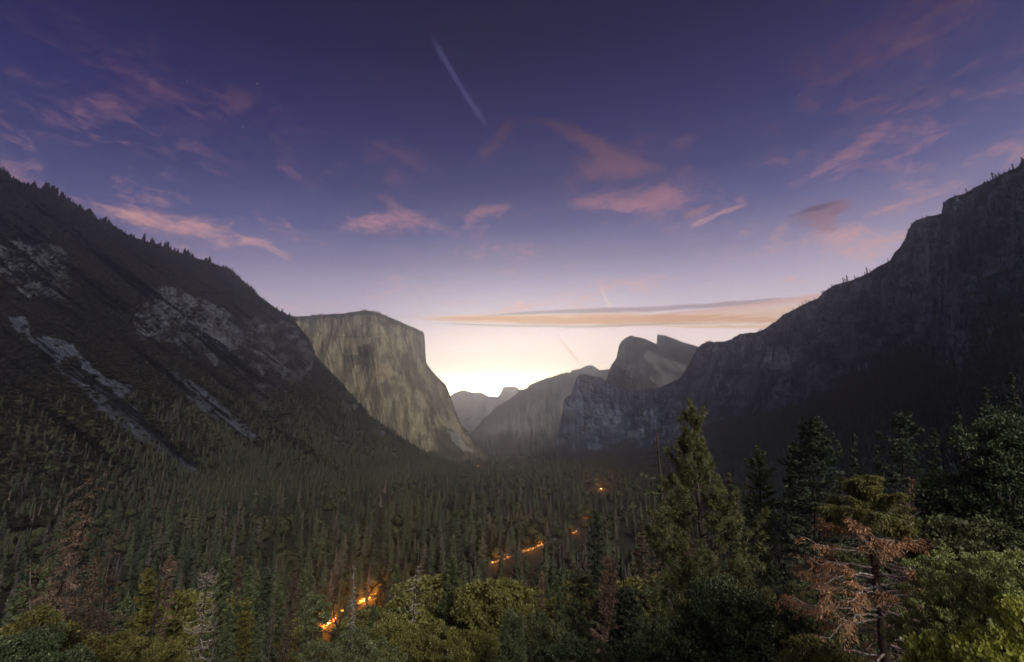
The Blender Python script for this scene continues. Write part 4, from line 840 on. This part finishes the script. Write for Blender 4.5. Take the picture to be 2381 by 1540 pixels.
v, f, t = lowpoly_conifer(210, rad=.12, tiers=11, star=6, ragg=.7); PROTO.append(bpy.data.objects.new('p', mesh_np('p', v, f, [I_dead], attrs={'tint': t})))
v, f, t = lowpoly_round(220); PROTO.append(bpy.data.objects.new('p', mesh_np('p', v, f, [I_round], attrs={'tint': t})))
v, f, t = lowpoly_round(221, 70, .6); PROTO.append(bpy.data.objects.new('p', mesh_np('p', v, f, [I_brush], attrs={'tint': t})))
v, f, t = lowpoly_conifer(222, rad=.15, tiers=7, star=5, ragg=.5); PROTO.append(bpy.data.objects.new('p', mesh_np('p', v, f, [I_dark], attrs={'tint': t})))
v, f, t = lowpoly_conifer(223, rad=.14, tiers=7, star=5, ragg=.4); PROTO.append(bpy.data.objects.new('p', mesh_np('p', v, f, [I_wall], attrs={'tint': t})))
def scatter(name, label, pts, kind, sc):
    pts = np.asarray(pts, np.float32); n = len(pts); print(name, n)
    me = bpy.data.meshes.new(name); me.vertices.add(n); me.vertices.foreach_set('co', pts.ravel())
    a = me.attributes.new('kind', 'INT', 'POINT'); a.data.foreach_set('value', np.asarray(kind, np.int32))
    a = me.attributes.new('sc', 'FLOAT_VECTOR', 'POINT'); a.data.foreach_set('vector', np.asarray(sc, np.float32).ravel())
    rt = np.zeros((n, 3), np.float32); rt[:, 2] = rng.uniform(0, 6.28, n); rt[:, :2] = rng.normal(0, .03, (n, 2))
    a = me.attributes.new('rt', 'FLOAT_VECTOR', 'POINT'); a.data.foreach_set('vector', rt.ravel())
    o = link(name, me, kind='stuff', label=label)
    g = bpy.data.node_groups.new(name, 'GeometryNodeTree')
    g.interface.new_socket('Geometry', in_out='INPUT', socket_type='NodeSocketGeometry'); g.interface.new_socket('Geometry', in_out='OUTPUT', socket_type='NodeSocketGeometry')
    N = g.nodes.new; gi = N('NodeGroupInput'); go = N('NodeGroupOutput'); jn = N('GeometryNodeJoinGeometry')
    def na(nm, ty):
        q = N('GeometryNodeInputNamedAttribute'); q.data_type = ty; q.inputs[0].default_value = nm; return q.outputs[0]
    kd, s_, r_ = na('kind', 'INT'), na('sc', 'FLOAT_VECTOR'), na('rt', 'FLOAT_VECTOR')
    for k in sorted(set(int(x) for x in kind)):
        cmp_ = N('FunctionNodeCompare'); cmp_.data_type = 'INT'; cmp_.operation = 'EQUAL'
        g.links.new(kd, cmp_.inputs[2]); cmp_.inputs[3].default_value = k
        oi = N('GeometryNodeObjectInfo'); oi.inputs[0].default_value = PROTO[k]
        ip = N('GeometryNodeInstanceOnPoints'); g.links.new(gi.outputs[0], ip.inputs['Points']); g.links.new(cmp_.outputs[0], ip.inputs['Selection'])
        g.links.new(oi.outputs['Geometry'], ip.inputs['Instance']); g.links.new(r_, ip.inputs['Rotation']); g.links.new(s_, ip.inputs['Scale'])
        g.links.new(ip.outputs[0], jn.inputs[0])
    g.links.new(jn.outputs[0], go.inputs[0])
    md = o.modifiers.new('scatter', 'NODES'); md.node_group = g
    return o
LIGHTS = [(722, 1482, 8), (775, 1440, 34), (857, 1392, 24), (1162, 1306, 24), (1242, 1275, 28), (1335, 1240, 8), (1361, 1203, 8), (1398, 1136, 14), (1112, 1084, 4), (1209, 1071, 4), (1300, 1254, 3)]
def project(p):
    y = p[..., 1] * cp + p[..., 2] * sp; z = -p[..., 1] * sp + p[..., 2] * cp
    return CX + F * p[..., 0] / y, CY - F * z / y
SP = {}
def put_pts(p, kind, sc):
    SP.setdefault('p', []).append(p); SP.setdefault('k', []).append(kind); SP.setdefault('s', []).append(sc)
# candidates on hillside and floor, jittered grid in polar coordinates
cand = []
r0 = 95.0
while r0 < 4600:
    stp = 13.5 * max(1.0, (r0 / 420) ** .72); na_ = int(R(112) * r0 / stp)
    a_ = -R(54) + R(112) * (np.arange(na_) + rng.random(na_)) / na_; rr_ = r0 + rng.uniform(-.5, .5, na_) * stp
    cand.append(np.stack([rr_ * np.sin(a_), rr_ * np.cos(a_)], -1)); r0 += stp
cand = np.concatenate(cand); z = gz(cand[:, 0], cand[:, 1]); rr_ = np.hypot(cand[:, 0], cand[:, 1]); n = len(cand)
rn = rng.random(n); patch = fbm(cand[:, 0] / 120, cand[:, 1] / 120, 301, 3); tallp = fbm(cand[:, 0] / 70, cand[:, 1] / 70, 302, 3)
kind = np.where(rn + (patch - .5) * 1.6 < .10, 3, np.where(rn > .80 - .5 * (fbm(cand[:, 0] / 160, cand[:, 1] / 160, 303, 3) > .58), 4, rng.integers(0, 3, n)))
hh = np.where(kind == 4, rng.uniform(12, 24, n), rng.uniform(20, 46, n) * (.40 + 1.15 * tallp) * np.where(rng.random(n) < .1, 1.15, 1))
p3 = np.stack([cand[:, 0], cand[:, 1], z - .5], -1)
tx, ty = project(p3 + np.stack([0 * hh, 0 * hh, hh], -1)); bx, by = project(p3)
lim = interp(tx, [(-100, 1210), (300, 1230), (500, 1290), (800, 1340), (1250, 1330), (1480, 1230), (1700, 1080), (1950, 1010), (2380, 930), (2600, 900)]) + rng.uniform(-10, 40, n)
near_ = rr_ < 330
f_ = np.where(near_ & (ty < lim), np.clip((by - lim) / np.maximum(by - ty, 1), .0, 1), 1.0)
ok = (f_ > .38) & ((fbm(cand[:, 0] / 45, cand[:, 1] / 45, 304, 3) > .38) | (rng.random(n) < .3)); hh = hh * f_; tx, ty = project(p3 + np.stack([0 * hh, 0 * hh, hh], -1))
for lx, ly, lw_ in LIGHTS:
    rl = rr_ < 0
    wpx = hh * .13 * F / np.maximum(rr_, 1)
    blk = (abs(bx - lx) < lw_ + wpx) & (ty < ly + 6) & (by > ly + 2)
    ok &= ~(blk & (rng.random(n) < .93))
ok &= (bx > -160) & (bx < 2560) & (ty < 1640)
idx_ = np.where(ok)[0]
sizepx = hh * F / np.maximum(rr_, 1) * ((ty > -50) & (ty < 1520) & (tx > 0) & (tx < 2380))
vis = idx_[(sizepx[idx_] > 0) & (rr_[idx_] < 330)]
ind = vis[np.argsort(-sizepx[vis])][:300] if len(vis) > 300 else vis
rest = np.setdiff1d(idx_, ind); print('forest candidates', n, 'rest', len(rest), 'ind', len(ind), 'r max', rr_[ind].max())
wd = hh * rng.uniform(.85, 1.2, n); wd = np.where(kind == 4, hh * rng.uniform(.9, 1.3, n), wd)
put_pts(p3[rest], kind[rest], np.stack([wd[rest], wd[rest], hh[rest]], -1))
# individual middle-distance trees share a few meshes
models = []
for k in range(4): models.append((conifer(seed=400 + k, h=26, rad=(3.4, 4.2, 3.0, 3.8)[k], rb=.32, nb=80, nl=9000, leaf=.7, lw=.26, clump=6, ragged=.35, base=.1, mats=(L_fir, L_fir, L_darkfir, L_fir)[k], nm='forest_conifer'), 26, 'green'))
for k in range(2): models.append((conifer(seed=410 + k, h=26, rad=2.6, rb=.28, nb=90, nl=2600, leaf=.6, lw=.16, ragged=.5, base=.2, mats=(L_rust, L_brown)[k], bark=B_brown, limb=.06, nm='forest_dead_conifer'), 26, 'dead' if k == 0 else 'rusty'))
models.append((leafy(420, [(0, 0, 6.5, 4.2, 4.2, 3.4), (2.4, 1, 5, 2.8, 2.8, 2.6), (-2.6, -.6, 5.4, 2.8, 3, 2.6)], 110, 7000, .9, .42, .26, L_oak, B_dark, limb=.16, nlimb=24, nm='forest_oak'), 10, 'oak'))
names = {'green': ('forest_conifer', 'conifer', 'green conifer'), 'dead': ('dead_conifer', 'dead tree', 'thin grey brown dead conifer'), 'rusty': ('brown_conifer', 'conifer', 'brown needled dying conifer'), 'oak': ('forest_oak', 'oak tree', 'round olive oak')}
ZN = ((150, 'behind the leaning dead tree'), (300, 'behind the biggest dead conifer'), (420, 'beside the crooked top snag'), (540, 'beside the pale curled snag'), (690, 'behind the greyish dead trunks'), (850, 'beside the large orange glow'), (990, 'beside the white curled tree'), (1110, 'beside the lone pointed pine'), (1280, 'behind the bushy young pine'), (1400, 'beside the shaggy conifer'), (1520, 'behind the rust brown tree'), (1740, 'behind the tallest pine'), (1960, 'behind the broad dark fir'), (2180, 'behind the half dead cedar'), (9999, 'behind the big dim oak'))
zone = lambda x: next(t for a, t in ZN if x < a)
for i in ind:
    k = int(kind[i]); mi_ = (0, 1, 2)[k] if k < 3 else (4 if rng.random() < .88 else 5) if k == 3 else 6
    if k < 3 and rng.random() < .25: mi_ = 3
    (tm, cm), mh, nm = models[mi_]; nn_, cat, lb = names[nm]; zn = zone(float(bx[i]))
    dist = 'on the near hillside' if rr_[i] < 190 else 'in the forest'; lb = ('tall ' if hh[i] > 30 else 'short ' if hh[i] < 19 else 'middle sized ') + lb
    o = link(nn_, None, label='%s %s, %s' % (lb, dist, zn), category=cat, group='%s %s %s' % (lb, dist, zn))
    o.location = [float(v_) for v_ in p3[i]]; s_ = hh[i] / mh; o.scale = (s_ * rng.uniform(.85, 1.2),) * 2 + (s_,); o.rotation_euler = (rng.normal(0, .015), rng.normal(0, .015), rng.uniform(0, 6.28))
    link('trunk', tm, o); link('crown', cm, o)
put_all = []
# trees and brush on the landforms
def on_sheet(nm, n, x0, x1, ylo, seed, top_off=0, mode='grid'):
    r = np.random.default_rng(seed); S_ = SHEETS[nm]; px = r.uniform(x0, x1, n); tp = S_['sky'](px) + top_off; bt = interp(px, ylo)
    py = tp + (bt - tp) * r.random(n); k = (bt > tp); px, py = px[k], py[k]
    rk, ta = S_['masks'](px, py); return px, py, S_['depth'](px, py), rk, ta, r
px, py, r_, rk, ta, r = on_sheet('left_valley_slope', 38000, -100, 1110, [(-100, 1240), (600, 1190), (1110, 1140)], 501)
k = (np.maximum(rk, ta) < .3) | (r.random(len(px)) < np.where(ta > .3, .03, .14)); px, py, r_ = px[k], py[k], r_[k]; m_ = len(px)
p_ = P(px, py, r_ - 2); up_ = (py - interp(px, ls_sky)); con = (r.random(m_) < np.where(up_ < 95 + 60 * fbm(px / 60, py / 60, 511, 3), .75, .07)) ; low_ = py > interp(px, [(-100, 1000), (200, 1030), (450, 1030), (600, 1040), (800, 1060), (1110, 1100)]) + (fbm(px / 50, py / 50, 505, 3) - .5) * 200 + r.normal(0, 80, m_)
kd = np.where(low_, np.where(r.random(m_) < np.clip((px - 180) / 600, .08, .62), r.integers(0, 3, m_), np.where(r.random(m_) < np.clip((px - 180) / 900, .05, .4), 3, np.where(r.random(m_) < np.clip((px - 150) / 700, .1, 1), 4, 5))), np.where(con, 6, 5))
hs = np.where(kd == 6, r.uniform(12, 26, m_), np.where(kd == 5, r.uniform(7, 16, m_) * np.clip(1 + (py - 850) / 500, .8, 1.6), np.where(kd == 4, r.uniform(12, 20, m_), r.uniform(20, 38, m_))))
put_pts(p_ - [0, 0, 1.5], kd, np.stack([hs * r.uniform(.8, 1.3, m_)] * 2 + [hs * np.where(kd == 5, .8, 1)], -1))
px, py, r_, rk, ta, r = on_sheet('right_valley_wall', 42000, 1290, 2470, [(1285, 1075), (1500, 1090), (1650, 1180), (1900, 1240), (2200, 1300), (2560, 1300)], 502)
k = (rk < .5) & (r_ > 320); k &= ((py > interp(px, forest_line) - 4) | (r.random(len(px)) < .5)); px, py, r_ = px[k], py[k], r_[k]; m_ = len(px)
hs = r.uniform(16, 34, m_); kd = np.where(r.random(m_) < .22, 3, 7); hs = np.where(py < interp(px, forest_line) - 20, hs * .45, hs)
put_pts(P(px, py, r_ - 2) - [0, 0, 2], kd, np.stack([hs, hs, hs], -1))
# skyline trees as stuff on the big wall, the middle ridge and the left ridge
for nm, n_, xa, xb, hgt, kk, s_, off in (('granite_monolith', 420, 668, 985, (7, 22), 6, 601, 1), ('middle_ridge', 420, 1115, 1345, (22, 46), 6, 602, 1), ('left_valley_slope', 900, -60, 700, (9, 40), 6, 603, 2), ('domed_rock', 60, 1440, 1530, (6, 16), 6, 604, 1), ('pointed_rock_spire', 60, 1532, 1625, (6, 16), 6, 605, 1), ('right_valley_wall', 160, 1640, 1800, (6, 14), 6, 606, 1), ('right_valley_wall', 60, 1345, 1430, (6, 14), 6, 607, 1), ('granite_monolith', 60, 995, 1060, (6, 14), 6, 608, 1)):
    r = np.random.default_rng(s_); px = r.uniform(xa, xb, n_); cl_ = vn(px / 9, px * 0, s_) > .35; px = px[cl_]; py = SHEETS[nm]['sky'](px) + off
    hs = hgt[0] + (hgt[1] - hgt[0]) * np.clip(vn(px / 13, px * 0 + 4, s_) * 1.5 - .3, 0, 1) * r.uniform(.4, 1.15, len(px)); put_pts(P(px, py, SHEETS[nm]['depth'](px, py) + 8) - [0, 0, 2], np.full(len(px), kk), np.stack([hs * r.uniform(.8, 1.6, len(px))] * 2 + [hs], -1))
scatter('forest', 'dense dark conifer forest and brush covering the valley floor and slopes', np.concatenate(SP['p']), np.concatenate(SP['k']), np.concatenate(SP['s']))
# hillside undergrowth around the viewpoint
rr_ = np.sqrt(rng.uniform(9 ** 2, 230 ** 2, 9000)); a_ = rng.uniform(-R(58), R(60), 9000); gx_, gy_ = rr_ * np.sin(a_), rr_ * np.cos(a_)
hs = rng.uniform(.9, 2.6, 9000) * np.clip(rr_ / 60, .5, 1.4)
scatter('undergrowth', 'low brush covering the near hillside', np.stack([gx_, gy_, gz(gx_, gy_) - .2], -1), np.full(9000, 4), np.stack([hs * 1.4, hs * 1.4, hs], -1))
# lone trees on the right skyline
sky_models = []
for k in range(3): sky_models.append(conifer(seed=700 + k, h=20, rad=(3.0, 4.4, 2.2)[k], rb=.4, nb=34, nl=700, leaf=1.7, lw=.8, ragged=.7, base=(.15, .35, .1)[k], mats=L_darkfir, nm='ridge_tree', clump=4))
sky_models.append(snag(710, 20, 1.6, .35, nb=12, base=.4, limb=.14, bark=B_dark, nm='ridge_snag'))
for i, (px, hpx, k) in enumerate(((1844, 7, 1), (1858, 7, 2), (1866, 9, 0), (1874, 8, 0), (1880, 9, 3), (1893, 6, 0), (1911, 8, 1), (1925, 6, 1), (1934, 7, 1), (1943, 4, 0), (1961, 12, 0), (1965, 9, 1), (1970, 15, 0), (1976, 10, 3), (1988, 10, 2), (1996, 8, 3), (2003, 13, 3), (2010, 8, 0), (2016, 14, 0), (2023, 8, 0), (2057, 10, 3), (2065, 10, 2), (2247, 11, 1), (2262, 6, 2), (2290, 12, 3), (2296, 7, 0), (2309, 16, 1), (2315, 10, 0), (2321, 8, 1), (2326, 12, 3), (2335, 8, 0), (2345, 6, 1), (2356, 14, 0), (1765, 12, 3), (1781, 7, 3))):
    py = float(SHEETS['right_valley_wall']['sky'](np.array([float(px)]))[0]) + 2; rd = float(SHEETS['right_valley_wall']['depth'](np.array([float(px)]), np.array([py]))[0]) + 4
    p_ = P(px, py, rd); t_, c_ = sky_models[k]; s_ = hpx * 1.25 * axis_depth(p_) / F / 20
    o = link('ridge_tree' if k < 3 else 'ridge_snag', None, label='tiny dark tree on the right skyline ridge' if k < 3 else 'tiny bare dead tree on the right skyline ridge', category='tree' if k < 3 else 'dead tree', group='lone trees on the right skyline' if k < 3 else 'dead trees on the right skyline')
    o.location = [float(q) for q in p_ - [0, 0, 2]]; o.scale = (s_, s_, s_); o.rotation_euler = (0, 0, i * 1.7)
    link('trunk', t_, o); link('crown' if k < 3 else 'branches', c_, o)

# ------------------------------------------------------------------ road, cars and their lights
road_px = [(640, 1560), (700, 1500), (725, 1480), (750, 1462), (775, 1440), (800, 1424), (830, 1406), (857, 1392), (885, 1379), (940, 1365), (1010, 1345), (1090, 1325), (1162, 1306), (1205, 1290), (1242, 1275), (1275, 1262), (1335, 1240), (1352, 1222), (1361, 1210), (1357, 1190), (1370, 1160), (1398, 1137), (1380, 1118), (1300, 1098), (1209, 1073), (1160, 1076), (1112, 1084)]
def ground_hit(px, py):
    rs = np.geomspace(20, 9000, 900); q = P(px, py, rs[:, None][:, 0]); d = q[:, 2] - gz(q[:, 0], q[:, 1])
    i = int(np.argmax(d < 0)); return q[max(i, 1)]
rp = np.array([ground_hit(np.full(900, float(a)), np.full(900, float(b))) for a, b in road_px])
tt = np.linspace(0, len(rp) - 1, 260); rc = np.stack([np.interp(tt, np.arange(len(rp)), rp[:, i]) for i in range(3)], -1)
for _ in range(3): rc[1:-1, :2] = (rc[:-2, :2] + rc[1:-1, :2] * 2 + rc[2:, :2]) / 4
tg = unit(np.gradient(rc[:, :2], axis=0)); nr = np.stack([-tg[:, 1], tg[:, 0]], -1)
rows = []
for off in (-3.6, 0, 3.6):
    xy = rc[:, :2] + nr * off; rows.append(np.concatenate([xy, gz(rc[:, 0], rc[:, 1])[:, None] + .35], 1))
rv = np.stack(rows, 1).reshape(-1, 3); ii = np.arange(259)[:, None] * 3 + np.arange(2)[None]; ii = ii.ravel()
m = newmat('asphalt'); finish(mix(noise(pos(), 1.0, 5), (.035, .035, .036), (.06, .058, .055)), .85)
link('road', mesh_np('road', rv, np.stack([ii, ii + 1, ii + 4, ii + 3], -1), [m]), kind='structure', label='road winding down through the trees to the valley floor')
def flat(name, c, rough=.5, em=None, es=0):
    m = newmat(name); nt_ = m.node_tree; b = nt_.nodes.new('ShaderNodeBsdfPrincipled'); b.inputs['Base Color'].default_value = (*c, 1); b.inputs['Roughness'].default_value = rough
    if em: b.inputs['Emission Color'].default_value = (*em, 1); b.inputs['Emission Strength'].default_value = es
    o = nt_.nodes.new('ShaderNodeOutputMaterial'); nt_.links.new(b.outputs[0], o.inputs[0]); return m
K_paint = flat('car_paint', (.10, .10, .11), .3); K_glass = flat('car_glass', (.01, .012, .015), .08); K_tyre = flat('tyre', (.015, .015, .015), .8)
K_head = flat('headlight', (.8, .7, .5), .3, (1.0, .42, .05), 15); K_tail = flat('tail_light', (.5, .05, .02), .3, (1.0, .10, .01), 7)
import bmesh
def loft(name, secs, mat):
    """secs: list of (x, halfwidth, z0, z1, top inset)"""
    v = []; f = []
    for x, w, z0, z1, ins in secs: v += [(x, -w, z0), (x, w, z0), (x, w, (z0 + z1) / 2 + .05), (x, w - ins, z1), (x, -w + ins, z1), (x, -w, (z0 + z1) / 2 + .05)]
    for i in range(len(secs) - 1):
        a = i * 6; b = a + 6
        for j in range(6): f.append((a + j, a + (j + 1) % 6, b + (j + 1) % 6, b + j))
    me = bpy.data.meshes.new(name); bm = bmesh.new(); vs = [bm.verts.new(q) for q in v]
    for q in f: bm.faces.new([vs[t] for t in q])
    bm.faces.new(vs[:6][::-1]); bm.faces.new(vs[-6:]); bmesh.ops.recalc_face_normals(bm, faces=bm.faces); bm.to_mesh(me); bm.free(); me.materials.append(mat); return me
body = loft('car_body', [(-2.2, .78, .45, .85, .08), (-2.1, .86, .3, .98, .1), (-.9, .9, .28, 1.0, .06), (.8, .9, .28, .98, .06), (1.9, .86, .3, .85, .12), (2.2, .74, .4, .7, .1)], K_paint)
cabin = loft('car_cabin', [(-1.75, .74, .95, 1.0, .1), (-1.1, .76, .95, 1.42, .16), (.1, .76, .95, 1.45, .16), (.95, .74, .95, 1.0, .1)], K_glass)
def disc(name, r, w, mat, n=14):
    a = np.arange(n) * 2 * np.pi / n; v = np.concatenate([np.stack([r * np.cos(a), np.full(n, s * w / 2), r * np.sin(a)], -1) for s in (-1, 1)] + [np.array([[0, -w / 2, 0], [0, w / 2, 0]])])
    f = [(i, (i + 1) % n, n + (i + 1) % n, n + i) for i in range(n)]; f2 = [((i + 1) % n, i, 2 * n) for i in range(n)] + [(n + i, n + (i + 1) % n, 2 * n + 1) for i in range(n)]
    return mesh_np(name, v, [np.array(f), np.array(f2)], [mat])
wheel = disc('wheel', .33, .22, K_tyre)
def ball(name, r, mat):
    me = bpy.data.meshes.new(name); bm = bmesh.new(); bmesh.ops.create_uvsphere(bm, u_segments=10, v_segments=6, radius=r); bmesh.ops.scale(bm, vec=(.5, 1, .8), verts=bm.verts); bm.to_mesh(me); bm.free(); me.materials.append(mat); return me
hl, tl_ = ball('headlight', .17, K_head), ball('tail_light', .14, K_tail)
glow = []
for nm_, pw_ in (('near', 20000), ('mid', 5000), ('far', 40000)):
    ld = bpy.data.lights.new('car_beam', 'POINT'); ld.energy = pw_; ld.color = (1.0, .30, .03); ld.shadow_soft_size = .6; glow.append(ld)
cs = np.r_[0, np.cumsum(np.hypot(*np.diff(rc[:, :2], axis=0).T))]
rpx, rpy = project(rc)
K_far = flat('far_headlight', (.8, .7, .5), .3, (1.0, .45, .10), 500); hlf = ball('headlight', .17, K_far)
def car(px, py, lab, grp, glowi=None, flip=False, far=False):
    i = int(np.argmin((rpx - px) ** 2 + ((rpy - py) * 1.5) ** 2)); i = min(max(i, 1), len(rc) - 2)
    side = 1.7 if flip else -1.7
    k = np.interp(px, *zip(*sorted(((rpx[i - 1], i - 1.), (rpx[i], float(i)), (rpx[i + 1], i + 1.)))))
    c = np.array([np.interp(k, np.arange(len(rc)), rc[:, j]) for j in range(3)]); t = tg[i]
    o = link('car', None, label=lab, category='car', group=grp); o.location = (c[0] - t[1] * side, c[1] + t[0] * side, float(gz(c[0], c[1])) + .36)
    o.rotation_euler = (0, 0, math.atan2(t[1], t[0]) + (0 if flip else math.pi))
    link('body', body, o); link('cabin', cabin, o)
    for x in (-1.35, 1.4):
        for y in (-.82, .82): link('wheel', wheel, o, (x, y, .33))
    for y in (-.6, .6): link('headlight', hlf if far else hl, o, (2.14, y, .66)); link('tail_light', tl_, o, (-2.14, y, .75))
    if glowi is not None:
        l = bpy.data.objects.new('car_beam', glow[glowi]); COL.objects.link(l); l.parent = o; l.location = (4.5, 0, 2.2)
for xs_, yy, lab, grp, gl_ in ((np.linspace(716, 730, 3), 1482, 'car with lit lamps in the small glow beside the speckled oak', 'cars in the small lower glow', 0),
        (np.linspace(750, 802, 9), 1440, 'car with lit lamps inside the largest orange glow', 'cars in the largest orange glow', 0),
        (np.linspace(836, 884, 9), 1392, 'car with lit lamps in the streak right of the largest glow', 'cars in the streak beyond the largest glow', 0),
        (np.linspace(1140, 1184, 8), 1306, 'car with lit lamps in the row left of valley centre', 'cars in the left valley row', 1),
        (np.linspace(1216, 1266, 10), 1275, 'car with lit lamps in the row at valley centre', 'cars in the centre valley row', 1),
        (np.linspace(1330, 1338, 3), 1240, 'car with lit lamps in the tiny pair left of the upright glow', 'cars in the tiny row', 1),
        (np.linspace(1354, 1362, 5), 1200, 'car with lit lamps in the upright glow behind the fir', 'cars in the upright glow', 1),
        (np.linspace(1386, 1398, 3), 1134, 'car with lit lamps in the faint row beyond the upright glow', 'cars in the faint far row', 2),
        ((1112, ), 1084, 'lone car with lit lamps far up the valley at left', 'cars far up the valley', 2), ((1207, 1212), 1072, 'small car with lit lamps farthest up the valley', 'cars farthest up the valley', 2)):
    for j, x_ in enumerate(xs_):
        i_ = int(np.argmin(abs(rpx[:] - x_) + abs(rpy - yy) * .3)); car(float(x_), float(rpy[i_]), lab, grp, gl_ if j % 2 == 0 else None, flip=bool(j % 3 == 0), far=yy < 1150)
#@@T1
#@@HAZE
# ------------------------------------------------------------------ haze
m = bpy.data.materials.new('haze'); m.use_nodes = True; nt = m.node_tree; nt.nodes.clear()
pv = nt.nodes.new('ShaderNodeVolumePrincipled'); pv.inputs['Color'].default_value = (.88, .93, 1.0, 1)
pv.inputs['Density'].default_value = 1.15e-4; pv.inputs['Anisotropy'].default_value = .82
mo = nt.nodes.new('ShaderNodeOutputMaterial'); nt.links.new(pv.outputs[0], mo.inputs['Volume'])
x0, x1, y0, y1, z0, z1 = -18000., 18000., -18000., 18000., -1500., 1480.
hv = np.array([(x, y, z) for z in (z0, z1) for y in (y0, y1) for x in (x0, x1)])
hf = np.array([(0, 2, 3, 1), (4, 5, 7, 6), (0, 1, 5, 4), (2, 6, 7, 3), (0, 4, 6, 2), (1, 3, 7, 5)])
link('haze', mesh_np('haze', hv, hf, [m]), kind='stuff', label='thin evening haze filling the valley')
